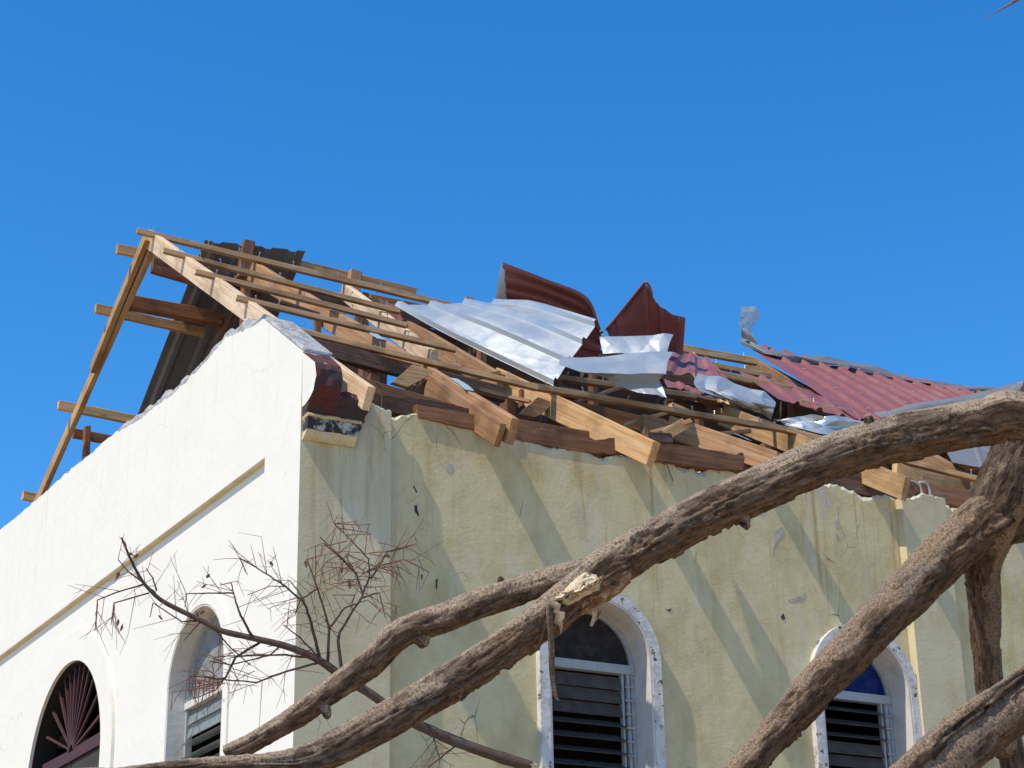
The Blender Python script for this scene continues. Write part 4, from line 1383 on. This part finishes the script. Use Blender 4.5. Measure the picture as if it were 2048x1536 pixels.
# torn wood where a limb broke off
def blob(name, px, mt, parent, seed, depth, thick):
    """lump of torn wood: a closed skin over an outline, bulging to the front"""
    n = len(px)
    cx, cy = sum(p[0] for p in px) / n, sum(p[1] for p in px) / n
    v, f = [], []
    rings = 7
    for k in range(rings + 1):
        t = k / rings
        for (x, y) in px:
            b = sqrt(max(0, 1 - t * t)) if True else 0
            xx, yy = cx + (x - cx) * t, cy + (y - cy) * t
            w = noise.noise(Vector((xx * 0.06, yy * 0.06, seed))) * 0.6 + noise.noise(Vector((xx * 0.04 + yy * 0.08, yy * 0.30 - xx * 0.16, seed + 4))) * 0.8
            v.append(dp(xx, yy, depth - thick * b * (1 + 0.55 * w)))
    for k in range(rings):
        for i in range(n):
            j = (i + 1) % n
            f.append([k * n + i, k * n + j, (k + 1) * n + j, (k + 1) * n + i])
    f.append([rings * n + i for i in range(n)])
    return link(name, fix_normals(mesh(name, v, f)), mt, parent)


def dense(px, k=4):
    out = []
    n = len(px)
    for i in range(n):
        for q in range(k):
            t = q / k
            out.append((px[i][0] + (px[(i + 1) % n][0] - px[i][0]) * t + random.uniform(-1.2, 1.2), px[i][1] + (px[(i + 1) % n][1] - px[i][1]) * t + random.uniform(-1.2, 1.2)))
    return out


blob('torn_wood', dense([(1098, 1205), (1120, 1180), (1152, 1156), (1175, 1144), (1215, 1150), (1240, 1140), (1265, 1136), (1262, 1165), (1235, 1190), (1200, 1214), (1150, 1238), (1118, 1240), (1100, 1225)]), M['heart'], bough, 5.0, 7.66, 0.045)
blob('torn_wood', dense([(1102, 1206), (1112, 1190), (1135, 1172), (1150, 1158), (1170, 1145), (1192, 1150), (1203, 1165), (1197, 1181), (1170, 1193), (1152, 1208), (1138, 1217), (1116, 1213)]), M['splinter'], bough, 1.0, 7.615, 0.045)
blob('torn_wood', dense([(985, 1318), (1010, 1292), (1040, 1272), (1046, 1284), (1018, 1308), (996, 1326)]), M['heart'], bough, 9.0, 7.565, 0.02)


rnd0 = random.Random(3)


def splinter(a, b, w0, w1, dep, mt, name='splinter', thick=0.012):
    p, q = dp(*a, dep), dp(*b, dep + 0.02)
    d = (q - p).normalized()
    s = d.cross(CW).normalized()
    m_ = p.lerp(q, 0.45) + s * 0.006
    v = []
    for c, w in ((p, w0), (m_, (w0 + w1) * 0.55), (q, w1)):
        for sg, dz in ((-1, 0), (0.2, -thick), (1, 0), (0.1, thick)):
            v.append(c + s * (w * 0.5 * sg * dep / F) + CW * dz)
    f = []
    for i in range(2):
        for k in range(4):
            f.append([i * 4 + k, i * 4 + (k + 1) % 4, i * 4 + 4 + (k + 1) % 4, i * 4 + 4 + k])
    f += [[3, 2, 1, 0], [8, 9, 10, 11]]
    o = link(name, fix_normals(mesh(name, v, f)), mt, bough)
    return o


for a, b, w0, w1, mm in [((1112, 1205), (1104, 1232), 20, 12, 'splinter'), ((1120, 1222), (1113, 1248), 20, 14, 'splinter'), ((1118, 1242), (1121, 1269), 13, 1, 'splinter'), ((1096, 1232), (1062, 1306), 9, 3, 'heart'),
                         ((1092, 1250), (1066, 1304), 6, 2, 'heart'), ((1190, 1222), (1182, 1252), 12, 6, 'splinter'), ((1200, 1216), (1188, 1246), 8, 3, 'heart')]:
    splinter(a, b, w0, w1, 7.56, M[mm])
for i in range(20):                            # ragged fibres round the wound
    x = rnd0.uniform(1104, 1205); y = 1252 - 0.52 * x + 520 - rnd0.uniform(0, 26) + (1104 - x) * 0.04
    y = 1200 - (x - 1106) * 0.52 + rnd0.uniform(-8, 14)
    L = rnd0.uniform(10, 30)
    splinter((x, y), (x - L * rnd0.uniform(.5, 1), y + L * rnd0.uniform(.2, .9)), rnd0.uniform(4, 9), rnd0.uniform(0.5, 2.5), 7.555 + rnd0.uniform(-.015, .02), M['splinter' if rnd0.random() < .65 else 'heart'])
pp = smooth_path([dp(x, y, 7.55) for x, y in ((1098, 1212), (1100, 1250), (1103, 1300), (1104, 1345), (1108, 1378), (1111, 1392), (1117, 1401))], 8)
tube_obj('bark_strip', pp, [0.5 * 7.55 / F * (13 - 9 * (i / len(pp)) ** 2.2) for i in range(len(pp))], M['bark2'], 10, parent=bough)

# forked tree at the right edge
pC = dp(2030, 1560, 8.7)
tree = empty('broken_tree', Vector((pC.x + 0.1, pC.y, 0)), 'bare forked tree at the right edge with a limb slanting down to the left', 'tree')
pD = dp(2120, 700, 8.9)
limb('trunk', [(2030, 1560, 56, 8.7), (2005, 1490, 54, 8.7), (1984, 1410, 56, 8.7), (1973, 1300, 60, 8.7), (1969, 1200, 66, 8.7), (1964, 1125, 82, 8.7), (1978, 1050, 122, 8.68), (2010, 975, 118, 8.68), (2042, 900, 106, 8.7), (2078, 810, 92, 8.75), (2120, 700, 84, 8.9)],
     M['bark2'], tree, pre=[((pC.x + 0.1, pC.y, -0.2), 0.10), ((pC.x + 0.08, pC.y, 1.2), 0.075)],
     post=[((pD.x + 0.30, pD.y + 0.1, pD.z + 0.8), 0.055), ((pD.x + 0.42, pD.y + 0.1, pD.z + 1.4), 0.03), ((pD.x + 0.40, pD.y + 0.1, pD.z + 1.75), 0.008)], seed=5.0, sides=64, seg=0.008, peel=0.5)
pB = dp(1400, 1640, 8.2)
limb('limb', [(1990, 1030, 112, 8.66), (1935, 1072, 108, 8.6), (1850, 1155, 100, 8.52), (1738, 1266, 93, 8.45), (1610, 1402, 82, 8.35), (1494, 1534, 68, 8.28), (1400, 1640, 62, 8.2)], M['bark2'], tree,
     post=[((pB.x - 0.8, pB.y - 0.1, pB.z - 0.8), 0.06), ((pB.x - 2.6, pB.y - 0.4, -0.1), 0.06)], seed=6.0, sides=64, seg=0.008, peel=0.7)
pE = dp(2140, 1015, 8.75)
limb('limb', [(1985, 1045, 110, 8.68), (2040, 1035, 100, 8.7), (2140, 1015, 90, 8.75)], M['bark2'], tree, post=[((pE.x + 0.8, pE.y + 0.2, pE.z + 0.3), 0.07), ((pE.x + 1.4, pE.y + 0.3, pE.z + 0.2), 0.03)], seed=7.0)
limb('knot', [(1962, 1055, 40, 8.62), (1948, 1074, 56, 8.55), (1944, 1090, 30, 8.53)], M['bark2'], tree, sides=28, seed=1.3)
# twig reaching in at the top right corner
pt = Vector((pD.x + 0.41, pD.y + 0.1, pD.z + 1.55))
pp = smooth_path([pt, dp(2075, -30, 8.9), dp(2035, 0, 8.9), dp(2010, 14, 8.9), dp(1985, 28, 8.9), dp(1972, 41, 8.9)], 8)
tube_obj('twig', pp, [0.012 - 0.0105 * min(1, i / len(pp) * 1.3) for i in range(len(pp))], M['stalk'], 6, parent=tree)
pp = smooth_path([dp(2024, 6, 8.9), dp(2036, -6, 8.85), dp(2046, -20, 8.85)], 6)
tube_obj('twig', pp, [0.002] * len(pp), M['stalk'], 6, parent=tree)

# nearest limb, bottom right, with its split side
pN0, pN1 = dp(1560, 1840, 7.2), dp(2200, 1310, 7.5)
near = empty('split_limb', Vector((pN0.x - 0.6, pN0.y - 0.2, 0)), 'thick split limb rising from the bottom right corner in front of the forked tree', 'tree branch')
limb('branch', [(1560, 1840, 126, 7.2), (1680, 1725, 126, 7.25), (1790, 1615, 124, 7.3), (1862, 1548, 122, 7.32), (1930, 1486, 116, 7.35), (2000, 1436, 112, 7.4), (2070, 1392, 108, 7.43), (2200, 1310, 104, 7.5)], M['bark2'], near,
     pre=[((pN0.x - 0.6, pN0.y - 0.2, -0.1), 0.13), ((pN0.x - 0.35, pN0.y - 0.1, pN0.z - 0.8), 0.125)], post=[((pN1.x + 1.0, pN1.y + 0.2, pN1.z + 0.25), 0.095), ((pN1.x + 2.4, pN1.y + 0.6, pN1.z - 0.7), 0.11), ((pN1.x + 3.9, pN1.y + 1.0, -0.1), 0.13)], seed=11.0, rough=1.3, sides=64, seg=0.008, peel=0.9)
limb('bark_flap', [(1740, 1620, 50, 7.25), (1815, 1540, 48, 7.27), (1862, 1490, 50, 7.27), (1915, 1446, 46, 7.3), (1962, 1410, 40, 7.33), (2010, 1376, 34, 7.37), (2070, 1330, 26, 7.4)], M['bark2'], near, sides=30, seed=13.0, rough=2.2)
pp = [(1975, 1428), (2000, 1408), (2030, 1384), (2062, 1362), (2062, 1372), (2030, 1396), (2000, 1420)]
blob('torn_wood', dense(pp), M['heart'], near, 3.0, 7.37, 0.035)

# ------------------------------------------------------------------ dead twiggy branch
TD = 9.3
dead = empty('dead_twig_branch', dp(1060, 1533, TD), 'thin dead branch with red-brown dry twigs hanging in front of the wall corner', 'tree branch')


def tw(px, r0, r1, mt='twig', d0=0.0, d1=0.0, name='twig', k=5, sides=7):
    n = len(px)
    Q = [dp(x, y, TD + d0 + (d1 - d0) * i / max(1, n - 1)) for i, (x, y) in enumerate(px)]
    P = smooth_path(Q, k) if n > 6 else [a.lerp(b, q / k) + Vector((noise.noise(a * 31 + Vector((q, 0, 0))), 0, noise.noise(a * 23 + Vector((0, q, 0))))) * 0.004 for a, b in zip(Q, Q[1:]) for q in range(k)] + [Q[-1]]
    R = [(r0 + (r1 - r0) * i / (len(P) - 1)) * 0.5 * TD / F * (1 + 0.12 * noise.noise(P[i] * 25)) for i in range(len(P))]
    o = tube_obj(name, P, R, M[mt], sides, parent=dead)
    return P


stem = [(243, 1075), (262, 1120), (282, 1158), (300, 1180), (330, 1205), (400, 1240), (445, 1262), (510, 1277), (580, 1295), (640, 1322), (690, 1357), (740, 1387), (800, 1430), (850, 1456), (920, 1486), (1000, 1514), (1062, 1533)]
stem.reverse()
tw(stem, 25, 4, name='stem', k=8, sides=14)
rad_px = [24, 23, 22, 21, 20, 19, 18, 16, 14, 12, 10, 9, 8, 7, 6, 5, 4]
TW = [[(310, 1186), (286, 1165), (257, 1144), (236, 1119)], [(286, 1169), (230, 1186), (195, 1200), (192, 1252)], [(298, 1186), (228, 1206), (226, 1240)], [(313, 1181), (306, 1157), (292, 1136)],
      [(503, 1270), (482, 1231), (472, 1206), (462, 1165)], [(468, 1186), (406, 1186), (373, 1188)], [(393, 1242), (364, 1244), (306, 1206)], [(400, 1244), (368, 1281)],
      [(522, 1283), (472, 1314), (451, 1355), (431, 1380), (389, 1397)], [(638, 1318), (571, 1310), (497, 1310), (431, 1314)], [(640, 1325), (571, 1343), (513, 1364), (455, 1360), (385, 1351)],
      [(640, 1318), (625, 1256), (609, 1206), (571, 1173), (534, 1148), (480, 1117)], [(609, 1203), (595, 1180), (580, 1161)], [(640, 1318), (600, 1275), (567, 1250)],
      [(684, 1350), (676, 1281), (680, 1264), (726, 1190), (713, 1148), (690, 1110)], [(655, 1332), (659, 1256), (635, 1177), (614, 1119)], [(726, 1186), (738, 1157), (738, 1119), (700, 1078), (668, 1047)],
      [(734, 1144), (759, 1132), (808, 1119), (858, 1144)], [(713, 1148), (680, 1115), (647, 1086)], [(742, 1157), (775, 1103), (833, 1088)], [(726, 1195), (759, 1186), (771, 1235)],
      [(916, 1487), (879, 1517), (850, 1540)], [(866, 1470), (872, 1495), (879, 1515)], [(430, 1258), (455, 1290), (500, 1330)], [(560, 1293), (540, 1310), (460, 1330), (420, 1322)], [(635, 1177), (600, 1200), (590, 1230)], [(659, 1256), (690, 1215), (735, 1200)]]
W0 = [5, 3.5, 3.5, 4, 6, 3.5, 4, 4, 6, 5, 5, 7, 4, 4, 8, 7, 4, 3.5, 4, 4, 4, 4, 4, 4, 4, 4, 5]
st_v, st_f = [], []
lf_v, lf_f = [], []
rnd = random.Random(5)


def add_tube(P, R, sides=4):
    v, f, _ = tube_pts(P, R, sides)
    k = len(st_v)
    st_v.extend(v)
    st_f.extend([[x + k for x in q] for q in f])


for t, w0 in zip(TW, W0):
    dd = rnd.uniform(-0.25, 0.25)
    P = tw(t, w0, 2.0, 'twig', 0, dd)
    # dry leaf stalks in sprays along the outer part of the twig
    n = len(P)
    i = int(n * 0.25)
    while i < n:
        for _ in range(rnd.randint(1, 2)):
            base = P[i]
            dr = (P[min(i + 1, n - 1)] - P[max(0, i - 1)]).normalized()
            sd_ = dr.cross(CW).normalized() * rnd.choice((-1, 1))
            dr2 = (dr * rnd.uniform(0.2, 1.0) + sd_ * rnd.uniform(0.4, 1.0) - CU * rnd.uniform(0, 0.5) + CW * rnd.uniform(-.5, .5)).normalized()
            L = rnd.uniform(0.07, 0.22)
            p2 = base + dr2 * L
            add_tube([base, base.lerp(p2, .5) + CU * rnd.uniform(-.003, .004), p2], [0.0019, 0.0015, 0.001], 4)
            for _k in range(rnd.randint(0, 2)):
                q = base.lerp(p2, rnd.uniform(.35, 1))
                dr3 = (dr2 * 0.4 + CR * rnd.uniform(-.7, .7) - CU * rnd.uniform(0.2, 1.0)).normalized()
                add_tube([q, q + dr3 * rnd.uniform(0.03, 0.12)], [0.0012, 0.0007], 4)
        i += rnd.randint(2, 4)


def stalk(px, w=2.2, off=0.0):
    P = [dp(x, y, TD + off) for x, y in px]
    add_tube(P, [w * 0.5 * TD / F * (1 - 0.35 * i / (len(P) - 1)) for i in range(len(P))], 5)
    return P


# straight reddish leaf stems with hanging side stalks
LS = [[(640, 1074), (708, 1138)], [(693, 1082), (660, 1090), (631, 1092), (631, 1160)], [(706, 1138), (646, 1133), (639, 1175)], [(691, 1108), (760, 1136)], [(738, 1106), (792, 1101), (835, 1088)], [(708, 1162), (663, 1168)],
      [(710, 1190), (665, 1190)], [(728, 1175), (779, 1172)], [(668, 1047), (720, 1050), (742, 1048)], [(668, 1047), (716, 1043)], [(676, 1056), (740, 1066)], [(690, 1070), (745, 1068)], [(760, 1136), (808, 1119), (858, 1144)],
      [(760, 1136), (800, 1148)], [(614, 1119), (640, 1110)], [(431, 1355), (380, 1352), (378, 1385)], [(445, 1362), (385, 1375), (372, 1400)], [(420, 1350), (418, 1395)], [(410, 1352), (405, 1400)], [(436, 1356), (436, 1392)],
      [(400, 1360), (396, 1408)], [(428, 1352), (424, 1408)], [(392, 1358), (388, 1398)], [(445, 1366), (400, 1376), (345, 1384), (342, 1420)], [(431, 1314), (425, 1330), (428, 1352)], [(195, 1200), (190, 1262)], [(228, 1206), (222, 1250)],
      [(480, 1117), (495, 1150)], [(480, 1117), (500, 1125)], [(462, 1165), (440, 1170)], [(373, 1188), (370, 1215)], [(306, 1206), (300, 1235)], [(571, 1173), (540, 1172), (495, 1190)]]
for px in LS:
    P = stalk(px, 2.6, rnd.uniform(-.1, .1))
    for a, b in zip(P, P[1:]):
        L = (b - a).length
        k = max(1, int(L / 0.045))
        for i in range(k):
            p = a.lerp(b, (i + rnd.random()) / k)
            if rnd.random() < 0.7:
                d = (CR * rnd.uniform(-.55, .55) - CU * rnd.uniform(0.3, 1.1) + CW * rnd.uniform(-.3, .3)).normalized()
                l = rnd.uniform(0.03, 0.13)
                add_tube([p, p + d * l * 0.5 + CR * rnd.uniform(-.006, .006), p + d * l], [0.0017, 0.0014, 0.0008], 4)
for (x, y, nn, sp) in ((420, 1362, 14, 26), (735, 1125, 13, 36), (715, 1180, 9, 30), (560, 1300, 5, 40), (470, 1330, 6, 30), (690, 1120, 5, 30)):
    for _ in range(nn):
        p = dp(rnd.gauss(x, sp), rnd.gauss(y, sp * 0.6), TD + rnd.uniform(-.15, .15))
        sgn = rnd.choice((-1, 1))
        d = (CR * sgn * rnd.uniform(0.5, 1.2) + CU * rnd.uniform(-.5, .35)).normalized()
        L = rnd.uniform(0.07, 0.16)
        q = p + d * L
        add_tube([p, p.lerp(q, .5) + CU * 0.003, q], [0.0024, 0.0019, 0.0012], 4)
        for _k in range(rnd.randint(0, 2)):
            t = p.lerp(q, rnd.uniform(.4, 1))
            add_tube([t, t + (CR * rnd.uniform(-.4, .4) - CU).normalized() * rnd.uniform(0.03, 0.09)], [0.0015, 0.0008], 4)
# a few shrivelled leaves
for (x, y) in [(250, 1090), (262, 1108), (272, 1112), (236, 1150), (236, 1245), (243, 1256), (408, 1172), (416, 1152), (543, 1127), (684, 1140), (395, 1230), (404, 1225), (775, 1112), (321, 1235), (612, 1128), (700, 1170)]:
    c = dp(x, y, TD + rnd.uniform(-.05, .05))
    a = (CR * rnd.uniform(-1, 1) + CU * rnd.uniform(-1, 1)).normalized()
    b = a.cross(CW).normalized()
    L, Wd = rnd.uniform(0.012, 0.02), rnd.uniform(0.005, 0.009)
    v = [c - a * L, c - a * L * .3 + b * Wd, c + a * L * .5 + b * Wd * .7, c + a * L, c + a * L * .5 - b * Wd * .7, c - a * L * .3 - b * Wd]
    v = [p + CW * (0.006 * noise.noise(p * 90)) for p in v]
    add_tube([c + CU * rnd.uniform(0.02, 0.05) + CR * rnd.uniform(-.03, .03), c + CU * 0.008, c], [0.0014, 0.0012, 0.001], 4)
    link('dry_leaf', prism('leaf', v, CW * 0.002 - CU * 0.001), M['leaf'], dead)
link('leaf_stalks', mesh('leaf_stalks', st_v, st_f), M['stalk'], dead, kind='stuff')
tor = [dp(1052, 1526, TD - .02), dp(1075, 1530, TD - .03), dp(1066, 1540, TD - .03), dp(1050, 1538, TD - .02)]
link('torn_end', prism('torn_end', tor, CW * 0.03), M['splinter'], dead)
